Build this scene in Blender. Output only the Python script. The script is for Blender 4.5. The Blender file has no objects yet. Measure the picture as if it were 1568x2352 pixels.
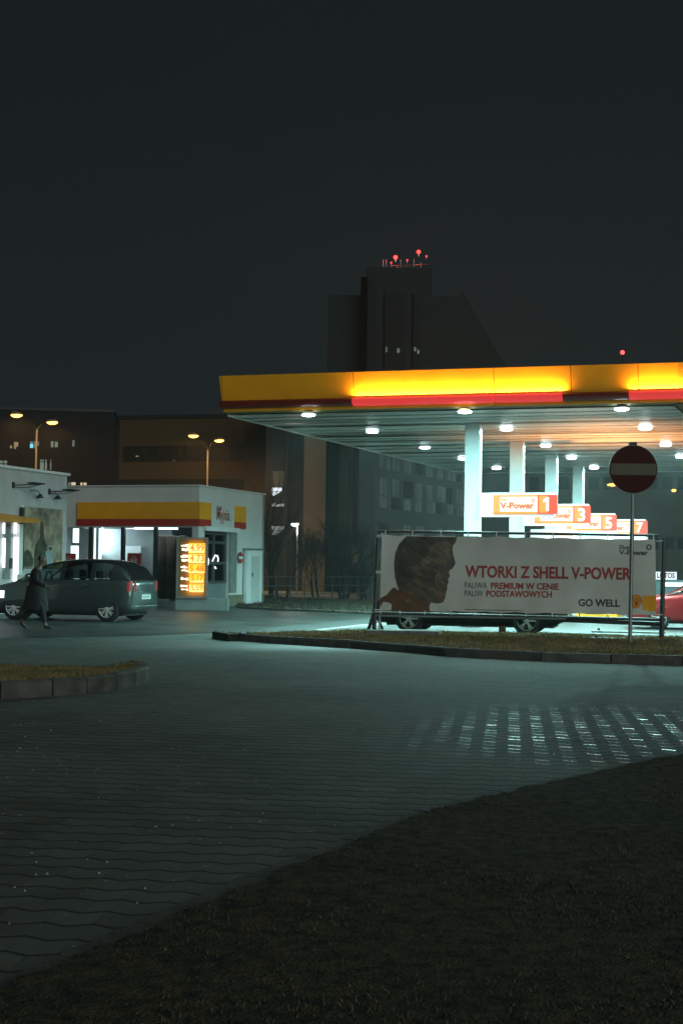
import bpy, bmesh, math, random
from mathutils import Vector, Matrix, Euler
random.seed(7)
S = bpy.context.scene
R = math.radians
COL = S.collection

# ------------------------------------------------------------------ camera
F = 3267.0; CX = 784.0; CY = 1176.0; HC = 1.55
PITCH = math.atan(124.0 / F); ROLL = 0.012
cd = bpy.data.cameras.new('camera'); cam = bpy.data.objects.new('camera', cd); COL.objects.link(cam)
cd.sensor_fit = 'HORIZONTAL'; cd.sensor_width = 24.0; cd.lens = 50.0; cd.clip_start = 0.05; cd.clip_end = 3000
CM = Matrix.Rotation(R(90) + PITCH, 4, 'X') @ Matrix.Rotation(ROLL, 4, 'Z')
cam.matrix_world = Matrix.Translation((0, 0, HC)) @ CM
S.camera = cam

# ------------------------------------------------------------------ world (night sky)
w = bpy.data.worlds.new('World'); S.world = w; w.use_nodes = True
nt = w.node_tree; bg = nt.nodes['Background']
tc = nt.nodes.new('ShaderNodeTexCoord'); sx = nt.nodes.new('ShaderNodeSeparateXYZ')
nt.links.new(tc.outputs['Generated'], sx.inputs[0])
rmp = nt.nodes.new('ShaderNodeValToRGB'); nt.links.new(sx.outputs['Z'], rmp.inputs[0])
rmp.color_ramp.elements[0].position = 0.0; rmp.color_ramp.elements[0].color = (0.0125, 0.0182, 0.0195, 1)
rmp.color_ramp.elements[1].position = 0.32; rmp.color_ramp.elements[1].color = (0.0085, 0.0128, 0.0150, 1)
e = rmp.color_ramp.elements.new(0.12); e.color = (0.0118, 0.0180, 0.0190, 1)
nt.links.new(rmp.outputs[0], bg.inputs[0]); bg.inputs[1].default_value = 0.86

# the town's lamps behind the photographer, as one wide soft low sun
sd = bpy.data.lights.new('sun', 'SUN'); sun = bpy.data.objects.new('sun', sd); COL.objects.link(sun)
sd.energy = 1.0; sd.angle = R(35); sd.color = (0.90, 1.0, 0.95)
SUN_EL = 14.5; SUN_AZ = 32.0     # shines forward (+Y), a little from the right
sun.rotation_euler = (R(90 - SUN_EL), 0, R(SUN_AZ))
S.view_settings.view_transform = 'Standard'; S.view_settings.look = 'None'
S.view_settings.exposure = 0.0; S.view_settings.gamma = 1.0
S.cycles.max_bounces = 6; S.cycles.sample_clamp_indirect = 3.0; S.cycles.use_adaptive_sampling = False
S.cycles.caustics_reflective = False; S.cycles.caustics_refractive = False
S.cycles.use_denoising = True

# ------------------------------------------------------------------ helpers
def ray(px, py):
    return (CM.to_3x3() @ Vector((px - CX, CY - py, -F))).normalized()
def at_h(px, py, h=0.0):
    d = ray(px, py); t = (h - HC) / d.z
    return Vector((d.x * t, d.y * t, h))
def at_y(px, py, Y):
    d = ray(px, py); t = Y / d.y
    return Vector((d.x * t, Y, HC + d.z * t))

def tag(o, label=None, cat=None, group=None, kind=None):
    if label: o['label'] = label
    if cat: o['category'] = cat
    if group: o['group'] = group
    if kind: o['kind'] = kind
    return o
def empty(name, loc, rz, label, cat, group=None):
    o = bpy.data.objects.new(name, None); COL.objects.link(o)
    o.empty_display_size = 0.3
    o.location = loc; o.rotation_euler = (0, 0, rz)
    return tag(o, label, cat, group)

def mat(name, col, rough=0.7, metal=0.0, var=0.15, scale=3.0, spec=0.5, bump=0.0, bscale=40.0, col2=None, coat=0.0):
    m = bpy.data.materials.new(name); m.use_nodes = True
    n = m.node_tree; b = n.nodes['Principled BSDF']
    b.inputs['Roughness'].default_value = rough; b.inputs['Metallic'].default_value = metal
    b.inputs['Specular IOR Level'].default_value = spec
    if coat: b.inputs['Coat Weight'].default_value = coat; b.inputs['Coat Roughness'].default_value = 0.05
    t = n.nodes.new('ShaderNodeTexCoord'); no = n.nodes.new('ShaderNodeTexNoise')
    no.inputs['Scale'].default_value = scale; no.inputs['Detail'].default_value = 5
    n.links.new(t.outputs['Object'], no.inputs[0])
    mx = n.nodes.new('ShaderNodeMix'); mx.data_type = 'RGBA'
    c2 = col2 or tuple(c * (1 - var * 2) for c in col)
    c1 = tuple(min(1, c * (1 + var * 0.6)) for c in col) if not col2 else col
    mx.inputs[6].default_value = (*c2, 1); mx.inputs[7].default_value = (*c1, 1)
    mr = n.nodes.new('ShaderNodeMapRange'); mr.inputs[1].default_value = 0.3; mr.inputs[2].default_value = 0.7
    n.links.new(no.outputs[0], mr.inputs[0]); n.links.new(mr.outputs[0], mx.inputs[0])
    n.links.new(mx.outputs[2], b.inputs['Base Color'])
    if bump:
        n2 = n.nodes.new('ShaderNodeTexNoise'); n2.inputs['Scale'].default_value = bscale
        n.links.new(t.outputs['Object'], n2.inputs[0])
        bp = n.nodes.new('ShaderNodeBump'); bp.inputs['Strength'].default_value = bump; bp.inputs['Distance'].default_value = 0.02
        n.links.new(n2.outputs[0], bp.inputs['Height']); n.links.new(bp.outputs[0], b.inputs['Normal'])
    return m
def emis(name, col, strength, base=(0.3, 0.3, 0.3)):
    m = bpy.data.materials.new(name); m.use_nodes = True
    b = m.node_tree.nodes['Principled BSDF']; b.inputs['Base Color'].default_value = (*base, 1)
    b.inputs['Roughness'].default_value = 0.4
    b.inputs['Emission Color'].default_value = (*col, 1); b.inputs['Emission Strength'].default_value = strength
    m.cycles.emission_sampling = 'NONE'
    return m
def glassmat(name, tint=(0.35, 0.38, 0.38), gl=0.25, rough=0.03):
    m = bpy.data.materials.new(name); m.use_nodes = True; n = m.node_tree
    n.nodes.remove(n.nodes['Principled BSDF']); out = n.nodes['Material Output']
    tr = n.nodes.new('ShaderNodeBsdfTransparent'); tr.inputs[0].default_value = (*tint, 1)
    g = n.nodes.new('ShaderNodeBsdfGlossy'); g.inputs['Roughness'].default_value = rough
    g.inputs[0].default_value = (0.8, 0.85, 0.85, 1)
    lw = n.nodes.new('ShaderNodeLayerWeight'); lw.inputs[0].default_value = gl
    mx = n.nodes.new('ShaderNodeMixShader'); n.links.new(lw.outputs['Fresnel'], mx.inputs[0])
    n.links.new(tr.outputs[0], mx.inputs[1]); n.links.new(g.outputs[0], mx.inputs[2])
    n.links.new(mx.outputs[0], out.inputs[0])
    return m

class MB:
    def __init__(s): s.v = []; s.f = []
    def add(s, vs, fs):
        o = len(s.v); s.v += [tuple(p) for p in vs]; s.f += [tuple(i + o for i in f) for f in fs]; return s
    def box(s, x0, x1, y0, y1, z0, z1):
        return s.add([(x0,y0,z0),(x1,y0,z0),(x1,y1,z0),(x0,y1,z0),(x0,y0,z1),(x1,y0,z1),(x1,y1,z1),(x0,y1,z1)],
                     [(0,3,2,1),(4,5,6,7),(0,1,5,4),(1,2,6,5),(2,3,7,6),(3,0,4,7)])
    def hexa(s, a, b):   # two quads of 4 points (bottom, top)
        return s.add(list(a) + list(b), [(3,2,1,0),(4,5,6,7),(0,1,5,4),(1,2,6,5),(2,3,7,6),(3,0,4,7)])
    def poly(s, pts): return s.add(pts, [tuple(range(len(pts)))])
    def tube(s, p0, p1, r0, r1=None, n=10, cap=True):
        r1 = r0 if r1 is None else r1
        p0 = Vector(p0); p1 = Vector(p1); d = (p1 - p0)
        if d.length < 1e-6: return s
        d.normalize(); a = d.orthogonal().normalized(); b = d.cross(a)
        vs = []
        for p, r in ((p0, r0), (p1, r1)):
            for i in range(n):
                t = 2 * math.pi * i / n; vs.append(p + a * (r * math.cos(t)) + b * (r * math.sin(t)))
        fs = [(i, (i+1) % n, n + (i+1) % n, n + i) for i in range(n)]
        if cap: fs += [tuple(range(n))[::-1], tuple(range(n, 2*n))]
        return s.add(vs, fs)
    def path(s, pts, r, n=8):
        for i in range(len(pts) - 1):
            rr = r if not isinstance(r, (list, tuple)) else r[i]; r2 = r if not isinstance(r, (list, tuple)) else r[i+1]
            s.tube(pts[i], pts[i+1], rr, r2, n)
        return s
    def lathe(s, prof, axis='Z', c=(0,0,0), n=20):
        vs = []; m = len(prof)
        for i in range(n):
            t = 2*math.pi*i/n; ca, sa = math.cos(t), math.sin(t)
            for r, h in prof:
                if axis == 'Z': p = (c[0]+r*ca, c[1]+r*sa, c[2]+h)
                elif axis == 'Y': p = (c[0]+r*ca, c[1]+h, c[2]+r*sa)
                else: p = (c[0]+h, c[1]+r*ca, c[2]+r*sa)
                vs.append(p)
        fs = [(i*m+j, ((i+1)%n)*m+j, ((i+1)%n)*m+j+1, i*m+j+1) for i in range(n) for j in range(m-1)]
        return s.add(vs, fs)
    def prism(s, pts, z0, z1):
        n = len(pts)
        return s.add([(p[0],p[1],z0) for p in pts] + [(p[0],p[1],z1) for p in pts],
                     [tuple(range(n))[::-1], tuple(range(n, 2*n))] + [(i,(i+1)%n,n+(i+1)%n,n+i) for i in range(n)])
    def prism_y(s, pts, y0, y1):   # outline in x,z
        n = len(pts)
        return s.add([(p[0],y0,p[1]) for p in pts] + [(p[0],y1,p[1]) for p in pts],
                     [tuple(range(n)), tuple(range(n, 2*n))[::-1]] + [(i,n+i,n+(i+1)%n,(i+1)%n) for i in range(n)])
    def build(s, name, m, parent=None, smooth=False, bevel=0, fix=True):
        me = bpy.data.meshes.new(name); me.from_pydata(s.v, [], s.f); me.update()
        if fix:
            bm = bmesh.new(); bm.from_mesh(me)
            bmesh.ops.recalc_face_normals(bm, faces=bm.faces); bm.to_mesh(me); bm.free()
        if m: me.materials.append(m)
        o = bpy.data.objects.new(name, me); COL.objects.link(o)
        if parent: o.parent = parent
        if smooth:
            for p in me.polygons: p.use_smooth = True
            if smooth == 'auto': me.set_sharp_from_angle(angle=R(35))
        if bevel:
            b = o.modifiers.new('bevel', 'BEVEL'); b.width = bevel; b.segments = 2; b.limit_method = 'ANGLE'
        return o

def text(name, s, size, mx, m, parent=None, bold=0.0, ext=0.004, align='LEFT', sx_=1.0, space=1.0):
    c = bpy.data.curves.new(name, 'FONT'); c.body = s; c.size = size; c.extrude = ext; c.offset = bold
    c.align_x = align; c.space_character = space; c.resolution_u = 3
    t = bpy.data.objects.new(name, c); COL.objects.link(t)
    bpy.context.view_layer.update()
    me = bpy.data.meshes.new_from_object(t.evaluated_get(bpy.context.evaluated_depsgraph_get()))
    bpy.data.objects.remove(t); bpy.data.curves.remove(c)
    me.transform(mx @ Matrix.Diagonal((sx_, 1, 1, 1)))
    me.materials.clear(); me.materials.append(m); me.name = name
    o = bpy.data.objects.new(name, me); COL.objects.link(o)
    if parent: o.parent = parent
    return o
FRONT = Matrix.Rotation(R(90), 4, 'X')      # text in the local xz plane, facing -y
def face(x, y, z): return Matrix.Translation((x, y, z)) @ FRONT
FACEX = Matrix.Rotation(R(90), 4, 'Z') @ Matrix.Rotation(R(90), 4, 'X')   # text along +y, facing +x
def area(name, loc, rot, sx_, sy_, power, col, parent=None, shape='RECTANGLE', spread=180):
    l = bpy.data.lights.new(name, 'AREA'); l.shape = shape; l.size = sx_; l.size_y = sy_
    l.energy = power; l.color = col; l.spread = R(spread)
    o = bpy.data.objects.new(name, l); COL.objects.link(o); o.location = loc; o.rotation_euler = rot
    if parent: o.parent = parent
    return o
def point(name, loc, power, col, r=0.1, parent=None):
    l = bpy.data.lights.new(name, 'POINT'); l.energy = power; l.color = col; l.shadow_soft_size = r
    o = bpy.data.objects.new(name, l); COL.objects.link(o); o.location = loc
    if parent: o.parent = parent
    return o

A = R(19.0)
E1 = Vector((math.cos(A), -math.sin(A), 0)); E2 = Vector((math.sin(A), math.cos(A), 0))
def loc_of(p, o):   # world -> local (rotated by -A at o)
    d = p - o; return (d.dot(E1), d.dot(E2))

# ------------------------------------------------------------------ materials
M = {}
M['white_wall'] = mat('white_wall', (0.5, 0.52, 0.5), 0.6, var=0.06, scale=1.5)
M['white_metal'] = mat('white_metal', (0.72, 0.74, 0.74), 0.35, var=0.04)
M['grey_metal'] = mat('grey_metal', (0.28, 0.30, 0.30), 0.45, 0.6, var=0.1, scale=8)
M['dark_metal'] = mat('dark_metal', (0.045, 0.05, 0.05), 0.5, 0.5, var=0.1, scale=10)
M['steel'] = mat('steel', (0.45, 0.47, 0.48), 0.35, 0.9, var=0.1)
M['yellow'] = mat('yellow', (0.86, 0.375, 0.010), 0.45, var=0.05, scale=2)
M['red'] = mat('red', (0.42, 0.03, 0.02), 0.4, var=0.08)
M['black'] = mat('black', (0.015, 0.016, 0.017), 0.6, var=0.1)
M['rubber'] = mat('rubber', (0.012, 0.012, 0.013), 0.8, var=0.1)
M['concrete'] = mat('concrete', (0.20, 0.20, 0.185), 0.85, var=0.2, scale=6, bump=0.4, bscale=30)
M['kerb'] = mat('kerb', (0.095, 0.097, 0.086), 0.85, var=0.25, scale=5, bump=0.5, bscale=35)
M['glass'] = glassmat('glass', (0.75, 0.8, 0.8), 0.12)
M['car_glass'] = glassmat('car_glass', (0.40, 0.44, 0.44), 0.2)

# ------------------------------------------------------------------ ground
def paving():
    m = bpy.data.materials.new('interlocking_paving'); m.use_nodes = True; n = m.node_tree; L = n.links
    b = n.nodes['Principled BSDF']
    geo = n.nodes.new('ShaderNodeNewGeometry')
    mp = n.nodes.new('ShaderNodeMapping'); mp.inputs['Rotation'].default_value = (0, 0, R(6.8))
    L.new(geo.outputs['Position'], mp.inputs[0])
    wn = n.nodes.new('ShaderNodeTexNoise'); wn.inputs['Scale'].default_value = 0.7; wn.inputs['Detail'].default_value = 2
    L.new(geo.outputs['Position'], wn.inputs[0])
    sp = n.nodes.new('ShaderNodeSeparateXYZ'); L.new(mp.outputs[0], sp.inputs[0])
    def math_(op, a, c=None, d=None):
        q = n.nodes.new('ShaderNodeMath'); q.operation = op
        for i, v in enumerate((a, c, d)):
            if v is None: continue
            if isinstance(v, (int, float)): q.inputs[i].default_value = v
            else: L.new(v, q.inputs[i])
        return q.outputs[0]
    U = sp.outputs[0]; V = sp.outputs[1]
    V = math_('ADD', V, math_('MULTIPLY', wn.outputs[0], 0.12))
    tri = math_('PINGPONG', math_('ADD', U, 100.0), 0.11)           # 0..0.11, period 0.22
    v2 = math_('SUBTRACT', V, math_('MULTIPLY', tri, 0.44))
    row = math_('DIVIDE', math_('ADD', v2, 100.0), 0.226)
    rf = math_('FRACT', row); ri = math_('FLOOR', row)
    dv = math_('MULTIPLY', math_('MINIMUM', rf, math_('SUBTRACT', 1.0, rf)), 0.226)
    col_ = math_('DIVIDE', math_('ADD', math_('ADD', U, 100.0), math_('MULTIPLY', math_('MODULO', ri, 2.0), 0.11)), 0.22)
    cf = math_('FRACT', col_); ci = math_('FLOOR', col_)
    du = math_('ADD', math_('MULTIPLY', math_('MINIMUM', cf, math_('SUBTRACT', 1.0, cf)), 0.22), 0.016)
    dd = math_('MINIMUM', dv, du)
    mr = n.nodes.new('ShaderNodeMapRange'); mr.interpolation_type = 'SMOOTHSTEP'
    L.new(dd, mr.inputs[0]); mr.inputs[1].default_value = 0.003; mr.inputs[2].default_value = 0.024
    cb = n.nodes.new('ShaderNodeCombineXYZ'); L.new(ri, cb.inputs[0]); L.new(ci, cb.inputs[1])
    wh = n.nodes.new('ShaderNodeTexWhiteNoise'); L.new(cb.outputs[0], wh.inputs[0])
    big = n.nodes.new('ShaderNodeTexNoise'); big.inputs['Scale'].default_value = 0.25; big.inputs['Detail'].default_value = 6
    L.new(geo.outputs['Position'], big.inputs[0])
    mid = n.nodes.new('ShaderNodeTexNoise'); mid.inputs['Scale'].default_value = 2.6; mid.inputs['Detail'].default_value = 8; mid.inputs['Roughness'].default_value = .7
    L.new(geo.outputs['Position'], mid.inputs[0])
    fine = n.nodes.new('ShaderNodeTexNoise'); fine.inputs['Scale'].default_value = 55; fine.inputs['Detail'].default_value = 3
    L.new(geo.outputs['Position'], fine.inputs[0])
    # colour: grey concrete block, each a little different, stained in large patches
    val = math_('MULTIPLY', math_('ADD', math_('MULTIPLY', wh.outputs[0], 0.13), math_('ADD', math_('MULTIPLY', big.outputs[0], 0.75), math_('MULTIPLY', mid.outputs[0], 0.35))), 1.0)
    rp = n.nodes.new('ShaderNodeValToRGB'); L.new(val, rp.inputs[0])
    rp.color_ramp.elements[0].position = 0.34; rp.color_ramp.elements[0].color = (0.052, 0.059, 0.052, 1)
    rp.color_ramp.elements[1].position = 0.88; rp.color_ramp.elements[1].color = (0.225, 0.245, 0.218, 1)
    mx = n.nodes.new('ShaderNodeMix'); mx.data_type = 'RGBA'; L.new(mr.outputs[0], mx.inputs[0])
    mx.inputs[6].default_value = (0.040, 0.043, 0.039, 1); L.new(rp.outputs[0], mx.inputs[7])
    L.new(mx.outputs[2], b.inputs['Base Color'])
    half = math_('FLOOR', math_('MODULO', math_('DIVIDE', math_('ADD', U, 100.0), 0.11), 2.0))      # 0 / 1, every other half block
    wc = at_h(1500, 1700)                 # centre of the extra gloss put into the blocks for bright glints
    vd = n.nodes.new('ShaderNodeVectorMath'); vd.operation = 'DISTANCE'; L.new(geo.outputs['Position'], vd.inputs[0]); vd.inputs[1].default_value = (wc.x, wc.y, 0)
    pm = n.nodes.new('ShaderNodeMapRange'); pm.interpolation_type = 'SMOOTHSTEP'
    L.new(math_('ADD', vd.outputs['Value'], math_('MULTIPLY', math_('SUBTRACT', big.outputs[0], .5), 5.0)), pm.inputs[0])
    pm.inputs[1].default_value = 0.8; pm.inputs[2].default_value = 3.7; pm.inputs[3].default_value = 1.0; pm.inputs[4].default_value = 0.0
    arr = n.nodes.new('ShaderNodeMapRange'); arr.interpolation_type = 'SMOOTHSTEP'; L.new(math_('ABSOLUTE', math_('SUBTRACT', rf, 0.24)), arr.inputs[0])
    arr.inputs[1].default_value = 0.08; arr.inputs[2].default_value = 0.24; arr.inputs[3].default_value = 1.0; arr.inputs[4].default_value = 0.0
    hb_ = n.nodes.new('ShaderNodeCombineXYZ'); L.new(ri, hb_.inputs[0]); L.new(math_('FLOOR', math_('DIVIDE', math_('ADD', U, 100.0), 0.11)), hb_.inputs[1])
    wh2 = n.nodes.new('ShaderNodeTexWhiteNoise'); L.new(hb_.outputs[0], wh2.inputs[0])
    wc2 = at_h(640, 1482)                 # second gloss patch, standing in for the light pool off the island nose
    vs2 = n.nodes.new('ShaderNodeVectorMath'); vs2.operation = 'SUBTRACT'; L.new(geo.outputs['Position'], vs2.inputs[0]); vs2.inputs[1].default_value = (wc2.x, wc2.y, 0)
    vm2 = n.nodes.new('ShaderNodeVectorMath'); vm2.operation = 'MULTIPLY'; L.new(vs2.outputs[0], vm2.inputs[0]); vm2.inputs[1].default_value = (.42, 1.0, 1)
    vl2 = n.nodes.new('ShaderNodeVectorMath'); vl2.operation = 'LENGTH'; L.new(vm2.outputs[0], vl2.inputs[0])
    pm2 = n.nodes.new('ShaderNodeMapRange'); pm2.interpolation_type = 'SMOOTHSTEP'; L.new(vl2.outputs['Value'], pm2.inputs[0])
    pm2.inputs[1].default_value = 0.0; pm2.inputs[2].default_value = 2.6; pm2.inputs[3].default_value = .75; pm2.inputs[4].default_value = 0.0
    glossy = math_('MULTIPLY', math_('MULTIPLY', half, pm.outputs[0]), math_('MULTIPLY', arr.outputs[0], math_('MULTIPLY', math_('ADD', 0.30, math_('MULTIPLY', math_('POWER', wh2.outputs[0], 1.3), 0.70)), math_('MINIMUM', 1.0, math_('MULTIPLY', mid.outputs[0], 1.9)))))  # gloss mask for the placed glints, by row and half block
    glossy = math_('MAXIMUM', glossy, pm2.outputs[0])
    L.new(math_('SUBTRACT', 0.80, math_('MULTIPLY', glossy, 0.56)), b.inputs['Roughness'])
    L.new(math_('ADD', 0.12, math_('MULTIPLY', glossy, 0.45)), b.inputs['Specular IOR Level'])
    tilt = math_('MULTIPLY', math_('MULTIPLY', math_('SUBTRACT', rf, 0.5), math_('SUBTRACT', wh.outputs[0], 0.5)), 0.010)
    camber = math_('MULTIPLY', math_('POWER', math_('SUBTRACT', rf, 0.5), 2.0), math_('SUBTRACT', 0.0, math_('ADD', 0.008, math_('MULTIPLY', half, 0.010))))
    hgt = math_('ADD', camber, math_('ADD', math_('MULTIPLY', mr.outputs[0], 0.0035), math_('ADD', math_('ADD', math_('MULTIPLY', mid.outputs[0], 0.007), math_('MULTIPLY', fine.outputs[0], 0.0030)), tilt)))
    bp = n.nodes.new('ShaderNodeBump'); bp.inputs['Distance'].default_value = 1.0; bp.inputs['Strength'].default_value = 0.9
    L.new(hgt, bp.inputs['Height']); L.new(bp.outputs[0], b.inputs['Normal'])
    return m
M['paving'] = paving()
o = MB().poly([(-900,-60,0),(900,-60,0),(900,1500,0),(-900,1500,0)]).build('ground', M['paving'])
tag(o, 'grey interlocking block paving of the forecourt and drive', None, None, 'structure')

M['turf'] = mat('turf', (0.115, 0.10, 0.055), 0.95, var=0.3, scale=14, bump=1.0, bscale=60, spec=0.1, col2=(0.022, 0.03, 0.028))
def blade_mat(name, c1, c2):
    return mat(name, c1, 0.8, var=0.3, scale=2.5, col2=c2, spec=0.2)
M['blade'] = blade_mat('grass_blade', (0.36, 0.28, 0.12), (0.12, 0.11, 0.05))
M['blade_dark'] = blade_mat('grass_blade_dull', (0.13, 0.115, 0.065), (0.030, 0.038, 0.034))

def inside(p, poly):
    c = False; j = len(poly) - 1
    for i in range(len(poly)):
        xi, yi = poly[i]; xj, yj = poly[j]
        if (yi > p[1]) != (yj > p[1]) and p[0] < (xj - xi) * (p[1] - yi) / (yj - yi) + xi: c = not c
        j = i
    return c
def grass(name, poly, z, n, h, m, label, weight=None):
    xs = [p[0] for p in poly]; ys = [p[1] for p in poly]
    vs = []; fs = []
    k = 0; tries = 0
    while k < n and tries < n * 8:
        tries += 1
        x = random.uniform(min(xs), max(xs)); y = random.uniform(min(ys), max(ys))
        if not inside((x, y), poly): continue
        if weight and random.random() > weight(x, y): continue
        cl = 0.5 + 0.5 * math.sin(x * 2.3 + 1.3 * math.sin(y * 1.7)) * math.sin(y * 2.9 + x)
        hh = h * random.uniform(0.35, 1.0) * (0.6 + 0.6 * cl)
        a = random.uniform(0, 6.28); wd = h * 0.07 + 0.002
        lx, ly = math.cos(a) * hh * random.uniform(0.2, 0.9), math.sin(a) * hh * random.uniform(0.2, 0.9)
        b = random.uniform(0, 3.14); dx, dy = math.cos(b) * wd, math.sin(b) * wd
        o_ = len(vs)
        vs += [(x-dx, y-dy, z-0.005), (x+dx, y+dy, z-0.005), (x+lx*0.4+dx*0.6, y+ly*0.4+dy*0.6, z+hh*0.65), (x+lx*0.4-dx*0.6, y+ly*0.4-dy*0.6, z+hh*0.65), (x+lx, y+ly, z+hh)]
        fs += [(o_, o_+1, o_+2, o_+3), (o_+3, o_+2, o_+4)]
        k += 1
    me = bpy.data.meshes.new(name); me.from_pydata(vs, [], fs); me.update(); me.materials.append(m)
    o = bpy.data.objects.new(name, me); COL.objects.link(o)
    return tag(o, label, None, None, 'stuff')

def xy(v): return (v.x, v.y)
def offset_poly(pts, d):      # inward offset for a CCW polygon
    n = len(pts); out = []
    for i in range(n):
        p0 = Vector(pts[i-1]); p1 = Vector(pts[i]); p2 = Vector(pts[(i+1) % n])
        a = (p1 - p0).normalized(); b = (p2 - p1).normalized()
        na = Vector((-a.y, a.x)); nb = Vector((-b.y, b.x)); m_ = (na + nb)
        if m_.length < 1e-4: m_ = na
        m_ = m_.normalized(); k = d / max(0.35, m_.dot(na)); out.append(tuple(p1 + m_ * k))
    return out
def resample(pts, step):
    out = []
    n = len(pts)
    for i in range(n):
        a = Vector(pts[i]); b = Vector(pts[(i+1) % n]); k = max(1, int((b-a).length / step))
        for j in range(k): out.append(tuple(a.lerp(b, j / k)))
    return out
def kerb_ring(name, outer, h, wd, label, stone=1.0):
    if sum(outer[i-1][0]*outer[i][1]-outer[i][0]*outer[i-1][1] for i in range(len(outer))) < 0: outer = outer[::-1]
    outer = resample(outer, stone)
    inner = offset_poly(outer, wd); mb = MB(); n = len(outer)
    for i in range(n):
        j = (i + 1) % n; g = 0.012
        a, b, c, d = Vector(outer[i]), Vector(outer[j]), Vector(inner[j]), Vector(inner[i])
        L_ = (b - a).length
        if L_ < 0.05: continue
        t = g / L_; dz = random.uniform(-0.008, 0.008)
        a2, b2 = a.lerp(b, t), a.lerp(b, 1 - t); d2, c2 = d.lerp(c, t), d.lerp(c, 1 - t)
        ch = 0.025
        ai, bi = a2.lerp(d2, ch / wd), b2.lerp(c2, ch / wd)
        Z = h + dz
        mb.add([(a2.x,a2.y,-.02),(b2.x,b2.y,-.02),(c2.x,c2.y,-.02),(d2.x,d2.y,-.02),
                (a2.x,a2.y,Z-ch),(b2.x,b2.y,Z-ch),(bi.x,bi.y,Z),(ai.x,ai.y,Z),(c2.x,c2.y,Z),(d2.x,d2.y,Z)],
               [(0,1,5,4),(4,5,6,7),(7,6,8,9),(2,3,9,8),(1,2,8,6,5),(3,0,4,7,9)])
    o = mb.build(name, M['kerb'], None)
    tag(o, label, None, None, 'structure')
    return inner

pts = [at_h(-700,1478), at_h(300,1462), at_h(520,1453), at_h(700,1446), at_h(850,1434), at_h(900,1400), at_h(600,1396), at_h(-700,1400)]
o = MB().poly([(q.x, q.y, .004) for q in pts]).build('road', mat('asphalt', (.055,.056,.05), .42, var=.3, scale=.8, bump=.25, bscale=25, spec=.4), None, fix=False)
tag(o, 'darker worn asphalt lane in front of the car wash', None, None, 'structure')
# island under the banner
isl_front = [at_h(507,1469), at_h(620,1478), at_h(804,1489.5), at_h(930,1499), at_h(1023,1508), at_h(1242,1519), at_h(1568,1528.5), at_h(1900,1540)]
isl_back = [at_h(1900,1462,.15), at_h(1568,1462,.15), at_h(1300,1455,.15), at_h(1000,1449,.15), at_h(840,1446,.15), at_h(620,1452,.15), at_h(530,1455,.15)]
outer = [xy(p) for p in isl_front + isl_back]
inner = kerb_ring('kerb', outer, 0.15, 0.13, 'raised concrete kerb round the grass island under the banner', 1.0)
MB().prism(inner, -0.01, 0.135).build('lawn', M['turf']); tag(bpy.data.objects['lawn'], 'dry winter turf of the island under the banner', None, None, 'structure')
grass('grass', inner, 0.13, 42000, 0.075, M['blade'], 'dry yellow grass growing on the banner island')

# island on the left
isl2 = [at_h(-260,1618), at_h(0,1607), at_h(121,1600), at_h(200,1594), at_h(269,1585), at_h(312,1577), at_h(335,1569), at_h(343,1562), at_h(335,1554), at_h(300,1549)]
isl2 += [at_h(220,1529,.2), at_h(0,1524,.2), at_h(-260,1522,.2)]
outer2 = [xy(p) for p in isl2]
inner2 = kerb_ring('kerb', outer2, 0.2, 0.14, 'tall curved concrete kerb round the rounded grass island', 0.85)
o = MB().prism(inner2, -0.01, 0.18).build('lawn', M['turf']); tag(o, 'dull turf inside the rounded kerb island', None, None, 'structure')
grass('grass', inner2, 0.175, 16000, 0.05, M['blade'], 'short brown grass growing inside the rounded kerb island')

# lawn at the photographer's feet
fg = [at_h(1900,1668), at_h(1568,1746), at_h(1379,1783), at_h(1218,1817), at_h(1077,1856), at_h(950,1897), at_h(833,1943), at_h(660,2012), at_h(480,2090), at_h(250,2190), at_h(0,2300), at_h(-250,2420)]
_rg = random.Random(4); fg = [fg[i//8].lerp(fg[i//8+1], (i%8)/8) for i in range((len(fg)-1)*8)] + [fg[-1]]
fgp = [(p.x + _rg.uniform(-.03,.03), p.y + .05*math.sin(p.x*3.1) + _rg.uniform(-.05,.05)) for p in fg] + [(-3.5, 1.0), (9.0, 1.0), (9.0, 14.5)]
o = MB().prism(fgp, -0.02, 0.045).build('lawn', M['turf']); tag(o, 'dark turf verge at the bottom of the drive', None, None, 'structure')
grass('grass', fgp, 0.035, 90000, 0.032, M['blade_dark'], 'dark matted winter grass of the near verge', lambda x, y: (1.0 if y > 3.5 else 0.25) * (0.25 + 0.75 * max(0, min(1, .5 + .8*math.sin(x*1.9 + 2*math.sin(y*.8)) * math.sin(y*1.3 + x*.7)))))
ed0 = [Vector(q) for q in fgp[:-3]]
es = MB(); _rg = random.Random(2); kk = 0
acc = [ed0[0]]
for q in ed0[1:]:
    if (q - acc[-1]).length > .98: acc.append(q)
for a_, b_ in zip(acc[:-1], acc[1:]):
    d_ = (b_ - a_).normalized(); n_ = Vector((-d_.y, d_.x));
    if n_.y < 0: n_ = -n_
    a2, b2 = a_ + d_*.008, b_ - d_*.008; dz = _rg.uniform(.008, .014)
    es.hexa([(*(a2 - n_*.05), -.01), (*(b2 - n_*.05), -.01), (*(b2 + n_*.16), -.01), (*(a2 + n_*.16), -.01)], [(*(a2 - n_*.05), dz), (*(b2 - n_*.05), dz), (*(b2 + n_*.16), dz), (*(a2 + n_*.16), dz)])
o = es.build('kerb', mat('edging_stone', (.115,.11,.095), .85, var=.25, scale=4, bump=.4), None); tag(o, 'flush concrete edging stones between the near verge and the blocks', None, None, 'structure')
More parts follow.
